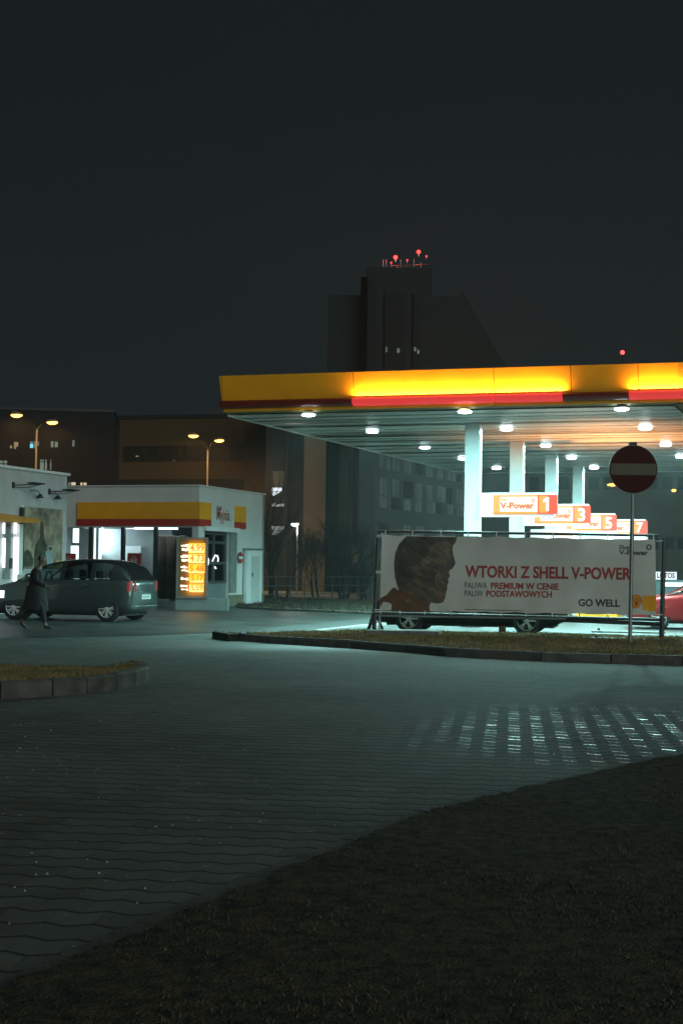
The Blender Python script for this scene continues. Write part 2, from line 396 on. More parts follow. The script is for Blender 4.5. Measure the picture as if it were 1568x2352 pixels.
# pale crumbs standing in for glints off the block corners
mb = MB(); _rg = random.Random(11)
for _ in range(520):
    y_ = 4 + 12 * _rg.random(); x_ = _rg.uniform(-.26, .26) * y_; r_ = _rg.uniform(.004, .011); z_ = .036 if inside((x_, y_), fgp) else .0
    a_ = _rg.uniform(0, 3)
    pts = [(x_ + r_*math.cos(a_+k*2.1)*_rg.uniform(.7,1.2), y_ + r_*math.sin(a_+k*2.1)*_rg.uniform(.7,1.2), z_) for k in range(3)]
    mb.add(pts + [(x_, y_, z_ + r_*_rg.uniform(.6,1.1))], [(0,1,3),(1,2,3),(2,0,3)])
o = mb.build('crumbs', mat('glint_crumb', (.5,.52,.5), .5, var=.2), None); tag(o, 'pale crumbs standing in for glints, scattered over the paving and the verge', None, None, 'stuff')

# ------------------------------------------------------------------ canopy
HS = 5.3
FL = at_h(527, 954, HS)
CW, CD = 10.9, 22.0
AF, AS = R(17.0), R(20.2)                 # front edge and long side of the roof are not quite square
EC1 = Vector((math.cos(AF), -math.sin(AF), 0)); EC2 = Vector((math.sin(AS), math.cos(AS), 0))
def loc_c(p):
    d = p - FL; det = EC1.x*EC2.y - EC2.x*EC1.y
    return ((d.x*EC2.y - EC2.x*d.y)/det, (EC1.x*d.y - d.x*EC1.y)/det)
can = empty('canopy', (FL.x, FL.y, 0), -AF, 'huge flat fuel station roof with yellow fascia and red light bar', 'canopy')
def soffit_mat():
    m = bpy.data.materials.new('ribbed_soffit'); m.use_nodes = True; n = m.node_tree; L = n.links
    b = n.nodes['Principled BSDF']; b.inputs['Base Color'].default_value = (0.60, 0.59, 0.54, 1)
    b.inputs['Roughness'].default_value = 0.22; b.inputs['Metallic'].default_value = 0.35
    t = n.nodes.new('ShaderNodeTexCoord'); s = n.nodes.new('ShaderNodeSeparateXYZ'); L.new(t.outputs['Object'], s.inputs[0])
    no = n.nodes.new('ShaderNodeTexNoise'); no.noise_dimensions = '2D'; no.inputs['Scale'].default_value = 1.0
    mp = n.nodes.new('ShaderNodeMapping'); mp.inputs['Scale'].default_value = (0.15, 9, 1); L.new(t.outputs['Object'], mp.inputs[0]); L.new(mp.outputs[0], no.inputs[0])
    r = n.nodes.new('ShaderNodeMapRange'); L.new(no.outputs[0], r.inputs[0]); r.inputs[1].default_value = 0.35; r.inputs[2].default_value = 0.65
    r.inputs[3].default_value = 0.24; r.inputs[4].default_value = 0.46; L.new(r.outputs[0], b.inputs['Roughness'])
    return m
M['soffit'] = soffit_mat()
# soffit of long narrow panels (real ribs)
mb = MB(); k = 0; y = 0.0
while y < CD - 0.01:
    y2 = min(CD, y + 0.20)
    dz = random.uniform(-0.012, 0.012)
    mb.add([(0,y+.004,HS+dz),(CW,y+.004,HS+dz*.3),(CW,y2-.03,HS-dz*.3),(0,y2-.03,HS-dz),(0,y2-.018,HS+.03),(CW,y2-.018,HS+.03),(CW,y2,HS+.03),(0,y2,HS+.03)],
           [(0,1,2,3),(3,2,5,4),(4,5,6,7)])
    y = y2
mb.build('soffit', M['soffit'], can, fix=False)
# thin bright edge trim of the soffit
mb = MB(); mb.box(-.05, 0, -.02, CD+.05, HS-.03, HS+.05); mb.box(-.05, CW, CD, CD+.05, HS-.03, HS+.05)
mb.build('edge_trim', M['white_metal'], can)
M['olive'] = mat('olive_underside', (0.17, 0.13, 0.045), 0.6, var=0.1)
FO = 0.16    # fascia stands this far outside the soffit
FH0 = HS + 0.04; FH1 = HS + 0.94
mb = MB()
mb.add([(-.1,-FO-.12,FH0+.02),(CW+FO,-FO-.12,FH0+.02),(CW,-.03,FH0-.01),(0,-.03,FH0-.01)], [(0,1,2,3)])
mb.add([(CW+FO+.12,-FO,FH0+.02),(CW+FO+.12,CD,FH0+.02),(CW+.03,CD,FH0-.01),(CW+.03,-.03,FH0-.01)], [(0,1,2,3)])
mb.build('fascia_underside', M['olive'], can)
mb = MB().box(.02, CW+.1, -.1, CD, HS+.06, FH1-.08); mb.build('roof_deck', M['dark_metal'], can)
# yellow fascia panels, leaning outward to the top, with seams
def fascia_front(x0, x1):
    g = 0.008
    return MB().hexa([(x0+g,-FO-.12,FH0+.02),(x1-g,-FO-.12,FH0+.02),(x1-g,-FO,FH0+.02),(x0+g,-FO,FH0+.02)],
                     [(x0+g,-FO-.30,FH1),(x1-g,-FO-.30,FH1),(x1-g,-FO-.2,FH1),(x0+g,-FO-.2,FH1)])
seams = [-.03, 3.38, 6.82, 8.62, 10.15, CW+FO]
for i in range(len(seams) - 1):
    fascia_front(seams[i], seams[i+1]).build('fascia_panel', M['yellow'], can)
# side fascia (right), and rounded corner
mb = MB().hexa([(CW+FO,-FO,FH0+.02),(CW+FO+.12,-FO,FH0+.02),(CW+FO+.12,CD,FH0+.02),(CW+FO,CD,FH0+.02)],
               [(CW+FO+.2,-FO-.2,FH1),(CW+FO+.3,-FO-.2,FH1),(CW+FO+.3,CD,FH1),(CW+FO+.2,CD,FH1)])
mb.build('fascia_side', M['yellow'], can)
mb = MB()
for i in range(6):
    a0 = R(-90 + 15*i); a1 = R(-75 + 15*i)
    c0 = (CW+FO, -FO)
    def cp(a, r): return (c0[0] + r*math.cos(a), c0[1] + r*math.sin(a))
    mb.add([(*cp(a0,.12),FH0+.02),(*cp(a1,.12),FH0+.02),(*cp(a1,.30),FH1),(*cp(a0,.30),FH1)], [(0,1,2,3)])
mb.build('fascia_corner', M['yellow'], can)
mb = MB().hexa([(-.05,-FO-.1,FH0+.02),(.0,-FO-.1,FH0+.02),(.0,CD,FH0+.02),(-.05,CD,FH0+.02)],
               [(-.10,-FO-.28,FH1),(-.03,-FO-.28,FH1),(-.03,CD,FH1),(-.10,CD,FH1)])
mb.build('fascia_side', M['yellow'], can)
# red light bar standing proud of the fascia
RB0, RB1 = FH0 + .09, FH0 + .29
def yb(z): return -FO - .12 - .18 * (z - FH0) / (FH1 - FH0)
M['red_off'] = mat('red_lens_off', (0.16, 0.018, 0.012), 0.35, var=0.1)
def redlit():
    m = bpy.data.materials.new('red_lens_lit'); m.use_nodes = True; n = m.node_tree; L = n.links
    b = n.nodes['Principled BSDF']; b.inputs['Base Color'].default_value = (0.4, 0.03, 0.02, 1)
    b.inputs['Emission Color'].default_value = (1.0, 0.055, 0.06, 1); b.inputs['Emission Strength'].default_value = 0.62; m.cycles.emission_sampling = 'NONE'
    return m
M['red_on'] = redlit()
def bar(x0, x1, m):
    mb = MB(); n = 7; pr = []
    for i in range(n):
        t = math.pi * i / (n - 1)
        z = (RB0 + RB1) / 2 + (RB1 - RB0) / 2 * -math.cos(t); pr.append((yb(z) - .03 - .11 * math.sin(t), z))
    pr.append((yb(RB1) + .02, RB1)); pr.append((yb(RB0) + .02, RB0))
    vs = [(x0, y, z) for y, z in pr] + [(x1, y, z) for y, z in pr]; k = len(pr)
    mb.add(vs, [(i, (i+1) % k, k + (i+1) % k, k + i) for i in range(k)] + [tuple(range(k)), tuple(range(k, 2*k))])
    return mb.build('light_bar', m, can, smooth='auto')
LIT = [(3.36, 6.80), (6.83, 8.45), (9.95, 11.2)]
bar(-.08, 3.34, M['red_off']); bar(3.36, 6.80, M['red_on']); bar(6.83, 8.42, M['red_on']); bar(8.44, 9.93, M['red_off']); bar(9.95, CW+FO+.2, M['red_on'])
warm = (1.0, 0.52, 0.15)
for x0, x1 in LIT:
    L_ = x1 - x0
    area('light_bar_lamp', ((x0+x1)/2, yb(RB1)-.075, RB1+.02), (R(180+14), 0, 0), L_, .05, 42*L_, warm, can)
    area('light_bar_lamp', ((x0+x1)/2, yb(RB0)-.07, RB0-.02), (R(-14), 0, 0), L_, .04, 10*L_, warm, can, spread=150)
MB().box(CW+FO+.14, CW+FO+.26, -FO, CD, RB0, RB1).build('light_bar', M['red_on'], can)
area('light_bar_lamp', (CW+FO+.34, 6, RB1+.02), (0, R(180+14), 0), .05, 12, 250, warm, can)

# columns
def column(px, py, wpx):
    p = at_h(px, py, HS); s_, t_ = loc_c(p)
    hw = wpx / F * p.y / 2 / 1.0
    mb = MB().box(s_-hw, s_+hw, t_-hw*.1, t_+hw*1.1, 0, HS)
    mb.build('column', M['white_metal'], can, bevel=0.02)
    MB().box(s_-hw-.01, s_+hw+.01, t_-hw*.1-.01, t_+hw*1.1+.01, 1.35, 2.0).build('column_band', M['yellow'], can)
    MB().box(s_-hw-.05, s_+hw+.05, t_-hw*.1-.05, t_+hw*1.1+.05, 0, .18).build('column_foot', M['steel'], can)
    return s_, t_, hw
cols = [column(1085, 972.4, 35.5), column(1186, 1013, 31.5), column(1265, 1044, 27.3), column(1327, 1071, 24.5)]

for ch in can.children:
    if ch.type == 'MESH':
        for v in ch.data.vertices: v.co.x += v.co.y * math.sin(AS - AF); v.co.y *= math.cos(AS - AF)

# downlights
M['lamp_on'] = emis('lamp_lens', (0.72, 0.93, 1.0), 22)
cool = (0.42, 0.95, 0.92)
lamp_px = [('L',708,959),('L',854.5,997),('L',975.3,1032.8),('L',1062.8,1058),('L',1139.7,1080),
           ('M',1067,952),('M',1162.5,991.8),('M',1253,1028.8),('M',1312,1056),('M',1364,1079),
           ('R',1427,946),('R',1481.4,990),('R',1528.7,1027),('R',1563.5,1054)]
pos_words = {'L': 'along the left edge of the soffit', 'M': 'beside the white columns', 'R': 'along the right edge of the soffit'}
ordn = ['nearest', 'second', 'third', 'fourth', 'fifth']
proto = None; cnt = {}
for rowk, px, py in lamp_px:
    p = at_h(px, py, HS - .12); i = cnt.get(rowk, 0); cnt[rowk] = i + 1
    lab = f"{'first' if i == 0 else ordn[i]} glaring white downlight {pos_words[rowk]}, counted from the fascia"
    if proto is None:
        proto = empty('canopy_light', (p.x, p.y, HS), -A, lab, 'canopy light', 'downlights under the canopy')
        MB().lathe([(0,-.0),(.13,-.0),(.15,-.03),(.13,-.05),(0.0,-.05)]).build('housing', M['white_metal'], proto, smooth='auto')
        MB().lathe([(.14,-.04),(.17,-.05),(.15,-.075),(.08,-.09),(0,-.095)]).build('lens', M['lamp_on'], proto, smooth=True)
        r_ = proto
    else:
        r_ = proto.copy(); COL.objects.link(r_); r_.location = (p.x, p.y, HS); r_['label'] = lab
        for c in proto.children:
            if c.type == 'MESH': q = c.copy(); COL.objects.link(q); q.parent = r_
    area('canopy_light_beam', (p.x, p.y, HS - .125), (0, 0, 0), .2, .2, 460 if rowk == 'L' else 560, cool, None, 'DISK', spread=158 if rowk == 'L' else 180)

# pump number signs
M['sign_white'] = emis('sign_white', (1.0, 0.86, 0.70), .85, (.15,.15,.15))
M['sign_box'] = emis('sign_box', (0.75, 0.95, 1.0), 0.55, (.6,.6,.6))
M['sign_orange'] = emis('sign_orange', (1.0, 0.30, 0.015), .95, (.1,.05,.01))
M['sign_red'] = emis('sign_red', (1.0, 0.07, 0.02), .85, (.1,.02,.01))
M['sign_num'] = emis('sign_number', (1.0, 0.95, 0.82), 1.3, (.1,.1,.1))
M['sign_text'] = emis('sign_text', (1.0, 0.20, 0.004), 0.75, (.05,.02,.01))
M['sign_pale'] = emis('sign_pale', (1.0, 0.45, 0.12), .9, (.1,.05,.01))
# (number, box left px, box right px, box top py, box bottom py, panel right px) and depth of its column
sg = [('1', 1104, 1272, 1132, 1187, 1280, 0), ('3', 1202, 1349, 1157.7, 1207, 1356, 1), ('5', 1278, 1410, 1179, 1223, 1416, 2), ('7', 1340, 1481, 1192.5, 1230, 1487, 3)]
for num, xl, xr, yt, yb_, xe, ci in sg:
    s_, t_, hw = cols[ci]
    base = FL + EC1 * s_ + EC2 * (t_ - hw*.1)
    Y = base.y - 0.25
    pl = at_y(xl, yt, Y); pb = at_y(xl, yb_, Y)
    # extents along E1 solved so the right edge lands where the sign ends
    def along(px, z):
        d = ray(px, yt); # intersect vertical plane through pl along E1
        # pl + E1*s = k*d  (xy)
        det = E1.x * (-d.y) - (-d.x) * E1.y
        return ((-pl.x) * (-d.y) - (-d.x) * (-pl.y)) / det
    Wd = along(xe, 0); wb = along(xr, 0)
    zt, zb = pl.z, pb.z; hgt = zt - zb
    sgn = empty('pump_sign', (pl.x, pl.y, zb), -A, f'lit orange and white pump sign with the number {num}, fixed to its white column', 'pump sign', 'pump number signs on the columns')
    MB().box(0, wb, .03, .28, 0, hgt).build('box', M['sign_box'], sgn, bevel=.01)
    ox = Wd * .165; oh = hgt * .80; oz = hgt * .11
    nx = Wd * .745
    mbp = MB(); mbp.box(ox, nx, -.02, .03, oz + .05*oh, oz + oh*.96); mbp.build('lit_panel', M['sign_white'], sgn)
    MB().box(ox, nx, -.021, .025, oz, oz + oh*.12).build('orange_edge', M['sign_orange'], sgn)
    MB().box(ox, ox + Wd*.09, -.024, .022, oz + oh*.1, oz + oh).build('orange_fade', M['sign_pale'], sgn)
    MB().box(ox, nx, -.022, .024, oz + oh*.9, oz + oh).build('orange_edge', M['sign_pale'], sgn)
    nb = MB().box(nx, Wd, -.03, .03, oz, oz + oh).build('number_panel', M['sign_red'], sgn)
    MB().box(nx + Wd*.02, Wd - Wd*.12, -.033, .0, oz + oh*.08, oz + oh*.95).build('number_field', M['sign_orange'], sgn)
    if num == '1':
        q0, q1 = nx + (Wd-nx)*.30, nx + (Wd-nx)*.58; zb2, zt2 = oz + oh*.16, oz + oh*.86; st = (q1-q0)*.52
        MB().prism_y([(q1-st,zb2),(q1,zb2),(q1,zt2),(q1-st*.9,zt2),(q0,zt2-oh*.13),(q0,zt2-oh*.27),(q1-st,zt2-oh*.2)], -.045, -.035).build('number', M['sign_num'], sgn)
    else: text('number', num, oh * 1.02, face(nx + (Wd-nx)*.5, -.04, oz + oh*.14), M['sign_num'], sgn, bold=.012, align='CENTER', sx_=1.0)
    text('lettering', 'V-Power', oh*.43, face(ox + Wd*.10, -.03, oz + oh*.30), M['sign_text'], sgn, bold=.008, sx_=1.12)
    text('lettering', 'Shell', oh*.17, face(ox + Wd*.10, -.03, oz + oh*.70), M['sign_pale'], sgn, bold=.003)
    MB().lathe([(oh*.055,-.01),(oh*.055,.0),(oh*.095,.0),(oh*.095,-.01),(oh*.055,-.01)], 'Y', (nx - Wd*.055, -.022, oz + oh*.68)).build('ring_mark', M['sign_text'], sgn)
    area('pump_sign_light', (pl.x + E1.x*Wd*.5 - E2.x*.08, pl.y + E1.y*Wd*.5 - E2.y*.08, (zt+zb)/2), (R(90), 0, -A), Wd*.8, hgt*.7, 2, (1,.75,.5))

# fuel pumps
def pump(px, Y, wm, label, hh=2.7):
    p = at_y(px, 1300, Y)
    r_ = empty('fuel_pump', (p.x, p.y, 0), -A, label, 'fuel pump', 'fuel pumps under the canopy')
    MB().box(-wm/2-.15, wm/2+.15, -.45, .75, 0, .14).build('plinth', M['yellow'], r_)
    MB().box(-wm/2, wm/2, -.25, .35, .14, 1.55).build('cabinet', M['white_metal'], r_, bevel=.03)
    MB().box(-wm*.3, wm*.3, -.27, -.24, 1.05, 1.42).build('display', M['black'], r_)
    for sx_ in (-1, 1): MB().box(sx_*wm*.42-.05, sx_*wm*.42+.05, -.12, .2, 1.55, hh-.35).build('upright', M['white_metal'], r_)
    MB().box(-wm/2-.02, wm/2+.02, -.3, .4, hh-.35, hh).build('header', M['sign_box'], r_, bevel=.02)
    for k in range(3):
        x = -wm*.3 + k*wm*.3
        MB().path([(x,-.26,.95),(x,-.36,.8),(x+.05,-.38,.4),(x+.1,-.3,.3),(x+.12,-.27,.6)], .018, 6).build('hose', M['rubber'], r_)
        MB().box(x-.04, x+.04, -.33, -.25, .88, 1.02).build('nozzle', M['red'] if k == 0 else M['black'], r_)
    return r_
pump(1271, 42.2, 1.25, 'white fuel pump with lit header rising behind the middle of the banner')
pump(1367, 45.0, 1.2, 'white fuel pump with yellow plinth behind the banner, right of the other')
pump(1440, 50.0, 1.3, 'farthest white fuel pump, behind the numbered seven sign')

# added unseen warm uplight that makes the orange patch under the roof
o = area('added_uplight', (at_h(1400,1005,HS).x, at_h(1400,1005,HS).y, .8), (R(180), 0, 0), .5, .5, 420, (1.0, 0.36, 0.08), None, spread=105)

# ------------------------------------------------------------------ banner on its frame
BL, BR = 30.0, 29.0
def bp_(px, py):
    # point of the banner plane for a pixel
    P0 = at_y(857, 1445, BL); P1 = at_y(1520, 1478, BR)
    n_ = (P1 - P0).cross(Vector((0,0,1))).normalized()
    d = ray(px, py); c = Vector((0,0,HC)); t = (P0 - c).dot(n_) / d.dot(n_)
    return c + d * t
P0 = bp_(862, 1445); P1 = bp_(1520, 1477)
bang = math.atan2(P1.y - P0.y, P1.x - P0.x)
bo = Vector((P0.x, P0.y, 0))
BE = Vector((math.cos(bang), math.sin(bang), 0))
def bl(px, py):
    p = bp_(px, py); return ((p - bo).dot(BE), p.z)
fr = empty('banner_stand', bo, bang, 'dark steel stand of posts and rails holding up the long banner', 'stand')
def seg(name, a, b, r, m, y=0.0, par=fr, n=8):
    return MB().tube((a[0], y, a[1]), (b[0], y, b[1]), r, None, n).build(name, m, par, smooth='auto')
l0 = bl(858, 1446); l1 = bl(868, 1224)
seg('post', (l0[0], .13), l1, .045, M['dark_metal'], .05)
r0 = bl(1519, 1476); r1 = bl(1524, 1238)
seg('post', (r0[0], .13), r1, .05, M['dark_metal'], .05)
# inner left upright and brace feet
seg('upright', (bl(870,1446)[0], .2), bl(876, 1224), .02, M['grey_metal'], .04)
a = bl(858, 1409)
MB().tube((a[0], .05, a[1]), (l0[0]-.12, .05, .2), .04).build('brace', M['dark_metal'], fr)
MB().tube((a[0]+.05, .05, a[1]-.02), (l0[0]+.16, .25, .2), .03).build('brace', M['dark_metal'], fr)
seg('rail', bl(868, 1220), bl(1510, 1230), .028, M['dark_metal'], .05)
seg('rail', bl(862, 1408), bl(1522, 1424), .033, M['dark_metal'], .05)
seg('rail', bl(864, 1414), bl(1300, 1422), .02, M['grey_metal'], .02)
seg('rail', bl(1290, 1424), bl(1524, 1434), .05, M['dark_metal'], .12)
# the cloth itself, slightly wavy
ban = empty('banner', bo, bang, 'long white advertising banner with red and grey lettering and a dark head in profile', 'banner')
TL, TR, BRc, BLc = bl(878, 1228), bl(1504, 1239), bl(1507, 1414), bl(871, 1403)
NX, NZ = 90, 24
def cloth(u, v, off=0.0):
    x = (TL[0]*(1-u) + TR[0]*u) * (1-v) + (BLc[0]*(1-u) + BRc[0]*u) * v
    z = (TL[1]*(1-u) + TR[1]*u) * (1-v) + (BLc[1]*(1-u) + BRc[1]*u) * v
    z -= .022 * (1 - abs(math.cos(u * math.pi * 9))) * ((1-v)*1.0 + v*-1.0)
    y = -.02 + .014*math.sin(u*23+v*3) + .012*math.sin(v*9 + u*11) + .018*math.sin(u*8 - v*6) + .010*math.sin(u*57 + 2.5*v)*(abs(v-.5)*2)**2 - off
    return (x, y, z)
mb = MB(); vs = [cloth(i/NX, j/NZ) for j in range(NZ+1) for i in range(NX+1)]
mb.add(vs, [(j*(NX+1)+i, j*(NX+1)+i+1, (j+1)*(NX+1)+i+1, (j+1)*(NX+1)+i) for j in range(NZ) for i in range(NX)])
M['vinyl'] = mat('vinyl', (0.58, 0.60, 0.54), 0.55, var=0.05, scale=2)
c_ = mb.build('cloth', M['vinyl'], ban, smooth=True, fix=False)
def cuv(px, py):   # pixel -> uv of the cloth
    u = 0.5; v = 0.5; tx, tz = bl(px, py)
    for _ in range(20):
        p = cloth(u, v); du = (tx - p[0]) / (TR[0]-TL[0]); dv = (tz - p[2]) / (BLc[1]-TL[1]); u += du; v += dv
    return u, v
def drape(o, off):
    for vtx in o.data.vertices:
        x, z = vtx.co.x, vtx.co.z
        u = (x - TL[0]) / (TR[0] - TL[0]); zt = TL[1]*(1-u)+TR[1]*u; zb = BLc[1]*(1-u)+BRc[1]*u
        v = (zt - z) / (zt - zb); vtx.co.y = cloth(u, v, off)[1] + (vtx.co.y * .2)
def btext(s, xl, xr, ytop, ybot, m, bold):
    a = bl(xl, ybot); b = bl(xr, ybot + (xr-xl)*.016); t = bl(xl, ytop)
    cap = t[1] - a[1]; size = cap / .70
    o = text('lettering', s, size, face(0, 0, 0), m, ban, bold=bold, ext=.002)
    xs = [v.co.x for v in o.data.vertices]; x0, x1 = min(xs), max(xs); k = (b[0]-a[0]) / (x1-x0)
    sl = (b[1]-a[1]) / (b[0]-a[0])
    for v in o.data.vertices:
        x = (v.co.x - x0) * k; v.co.x = a[0] + x; v.co.z = a[1] + v.co.z + sl * x
    drape(o, .006); return o
M['ink_red'] = mat('ink_red', (0.36, 0.035, 0.03), .55, var=.05)
M['ink_grey'] = mat('ink_grey', (0.09, 0.095, 0.09), .55, var=.05)
M['ink_dark'] = mat('ink_dark', (0.045, 0.055, 0.055), .55, var=.05)
btext('WTORKI Z SHELL V-POWER', 1068, 1449, 1299, 1325, M['ink_red'], .0095)
btext('PALIWA', 1067, 1119, 1337, 1351, M['ink_grey'], 0)
btext('PREMIUM W CENIE', 1127, 1283, 1338, 1352, M['ink_red'], .0055)
btext('PALIW', 1067, 1110, 1355, 1369, M['ink_grey'], 0)
btext('PODSTAWOWYCH', 1117, 1267, 1356, 1370, M['ink_red'], .0055)
btext('GO WELL', 1328, 1423, 1376, 1392, M['ink_dark'], .0065)
btext('Shell', 1421, 1451, 1252, 1261, M['ink_grey'], .003)
btext('V-Power', 1421, 1488, 1263, 1274, M['ink_grey'], .005)
def patch(name, pts, m, off, par=ban):
    mb = MB(); mb.poly([(bl(*p)[0], 0, bl(*p)[1]) for p in pts])
    o = mb.build(name, m, par, fix=False)
    bm = bmesh.new(); bm.from_mesh(o.data)
    bmesh.ops.triangulate(bm, faces=bm.faces)
    for _ in range(3): bmesh.ops.subdivide_edges(bm, edges=[e_ for e_ in bm.edges if e_.calc_length() > .15], cuts=1, use_grid_fill=False)
    bmesh.ops.triangulate(bm, faces=bm.faces)
    bm.to_mesh(o.data); bm.free(); drape(o, off); return o
# fine print line
patch('fine_print', [(1067,1399),(1200,1402.5),(1200,1404),(1067,1400.5)], M['ink_grey'], .005)
# profile of a head with stubble and dark top, collar
def printed(name, c1, c2, sc):
    m = bpy.data.materials.new(name); m.use_nodes = True; n = m.node_tree; b = n.nodes['Principled BSDF']; b.inputs['Roughness'].default_value = .6
    t = n.nodes.new('ShaderNodeTexCoord'); mp = n.nodes.new('ShaderNodeMapping'); mp.vector_type = 'TEXTURE'; mp.inputs['Rotation'].default_value = (0, R(32), 0); mp.inputs['Scale'].default_value = (.9, 1, .25)
    n.links.new(t.outputs['Object'], mp.inputs[0]); no = n.nodes.new('ShaderNodeTexNoise'); no.inputs['Scale'].default_value = sc; no.inputs['Detail'].default_value = 6; no.inputs['Roughness'].default_value = .65
    n.links.new(mp.outputs[0], no.inputs[0]); rr = n.nodes.new('ShaderNodeValToRGB'); n.links.new(no.outputs[0], rr.inputs[0])
    rr.color_ramp.elements[0].position = .38; rr.color_ramp.elements[0].color = (*c2, 1); rr.color_ramp.elements[1].position = .66; rr.color_ramp.elements[1].color = (*c1, 1)
    n.links.new(rr.outputs[0], b.inputs['Base Color']); return m
M['print_head'] = printed('print_head', (0.165, 0.115, 0.065), (0.035, 0.031, 0.024), 2.0)
M['print_hair'] = printed('print_hair', (0.085, 0.065, 0.04), (0.024, 0.023, 0.02), 2.0)
M['print_shirt'] = printed('print_shirt', (0.15, 0.065, 0.025), (0.075, 0.035, 0.016), 2.0)
M['print_light'] = printed('print_light', (0.22, 0.16, 0.10), (0.07, 0.052, 0.035), 3.0)
head = [(933,1231.5),(1049,1234),(1047,1245),(1041,1252),(1039,1262),(1041,1275),(1044,1287),(1046,1294),(1041,1303),(1040,1306),(1033,1309),
        (1031,1316),(1034,1323),(1029,1330),(1030,1338),(1027,1344),(1027,1352),(1024,1362),(1023,1371),(1018,1383),(1010,1386),(998,1386),(990,1384),
        (985,1393),(987,1405.5),(930,1404.5),(917,1360),(912,1345),(907,1325),(905,1295),(908,1270),(916,1250)]
patch('printed_head', head, M['print_head'], .003)
patch('printed_shirt', [(872,1402.5),(872,1375),(888,1366),(900,1352),(906,1349),(914,1356),(930,1360),(955,1372),(985,1385),(987,1406)], M['print_shirt'], .0045)
patch('printed_hair', [(933,1231.5),(1049,1234),(1040,1243),(1018,1242),(1000,1248),(985,1262),(975,1290),(962,1310),(950,1330),(930,1345),(912,1344),(907,1325),(905,1295),(908,1270),(916,1250)], M['print_hair'], .0045)
for e_ in ([(972,1283),(985,1278),(992,1286),(984,1296),(972,1300),(966,1292)], [(1018,1262),(1030,1258),(1036,1266),(1034,1280),(1024,1284),(1019,1275)], [(940,1303),(958,1298),(970,1306),(958,1314),(944,1312)],
           [(1000,1320),(1016,1316),(1024,1326),(1018,1345),(1006,1350),(998,1338)]):
    patch('printed_highlight', e_, M['print_light'], .0058)
patch('printed_eye', [(1026,1289),(1036,1291),(1046,1294),(1040,1301),(1030,1303),(1025,1297)], M['print_hair'], .0062)
# yellow square and shell emblem, small ring
patch('printed_square', [(1475,1367),(1506,1369),(1506,1405),(1475,1401)], M['yellow'], .005)
shell = [(1455,1393),(1452,1388),(1452,1370),(1457,1367),(1462,1366),(1468,1369),(1472,1375),(1474,1382),(1471,1387),(1467,1390),(1467,1396),(1455,1396)]
patch('printed_emblem', shell, M['yellow'], .005)
mbs = MB()
for k in range(6):
    a = bl(1460, 1393); b = bl(1453 + k*3.8, 1369 + abs(k-2.2)*2.2); mbs.tube((a[0],-.012,a[1]), (b[0],-.012,b[1]), .005, None, 4)
for i in range(len(shell)):
    a = bl(*shell[i-1]); b = bl(*shell[i]); mbs.tube((a[0],-.012,a[1]), (b[0],-.012,b[1]), .008, None, 4)
o = mbs.build('emblem_lines', M['ink_red'], ban); drape(o, .006)
a = bl(1490, 1257)
o = MB().lathe([(.03,-.002),(.03,.002),(.06,.002),(.06,-.002),(.03,-.002)], 'Y', (a[0], 0, a[1])).build('ring_mark', M['ink_grey'], ban); drape(o, .006)
# ties
for px in (885, 947, 1012, 1075, 1140, 1205, 1270, 1333, 1395, 1455, 1500):
    t0 = bl(px, 1219 + (px-868)*.0156); t1 = bl(px, 1231 + (px-868)*.0156)
    MB().tube((t0[0], .0, t0[1]), (t1[0], -.03, t1[1]), .012, None, 5).build('tie', M['white_metal'], ban)
for px in (874, 918, 975, 1035, 1090, 1150, 1208, 1268, 1330, 1395, 1450):
    yy = 1403 + (px-868)*.0172
    t0 = bl(px, yy - 2); t1 = bl(px, yy + 7)
    MB().tube((t0[0], -.02, t0[1]), (t1[0], -.0, t1[1]), .014, None, 5).build('tie', M['white_metal'], ban)
for px, py, px2, py2 in ((865,1229,877,1230),(865,1233,877,1234),(863,1312,876,1313),(863,1316,876,1317),(860,1400,872,1401),(860,1405,872,1406),(1506,1243,1522,1242),(1507,1412,1521,1412)):
    a = bl(px, py); b = bl(px2, py2); MB().tube((a[0],-.03,a[1]), (b[0],-.03,b[1]), .012, None, 5).build('tie', M['white_metal'], ban)
# ballast slabs
def slab(xl, xr, py, Y, label, dz=.15):
    a = at_y(xl, py, Y); b = at_y(xr, py, Y); top = a.z
    o = empty('ballast_slab', (a.x, a.y, 0), bang, label, 'concrete slab', 'concrete slabs weighing down the banner stand')
    MB().box(0, (b-a).length, -.1, .7, .12, top).build('slab', M['concrete'], o, bevel=.015)
    MB().tube(((b-a).length*.1,.3,top-.005), ((b-a).length*.1,.3,top+.05), .03).build('lifting_eye', M['dark_metal'], o)
    return o
slab(840, 1008, 1447, 29.7, 'flat concrete slab under the left post of the banner stand')
slab(1357, 1482, 1466, 28.9, 'flat concrete slab under the right post of the banner stand')
slab(1358, 1524, 1449, 32.2, 'raised grey concrete block behind the right post')

# bollard behind banner
p = at_h(1153, 1455, .13)
bo_ = empty('bollard', (p.x, p.y, .1), 0, 'short rusty brown post standing in the grass below the banner', 'bollard')
MB().box(-.07, .07, -.07, .07, 0, .75).build('post', mat('rust', (0.13, 0.035, 0.012), .8), bo_, bevel=.01)
MB().box(-.09, .09, -.09, .09, .75, .78).build('cap', M['dark_metal'], bo_)

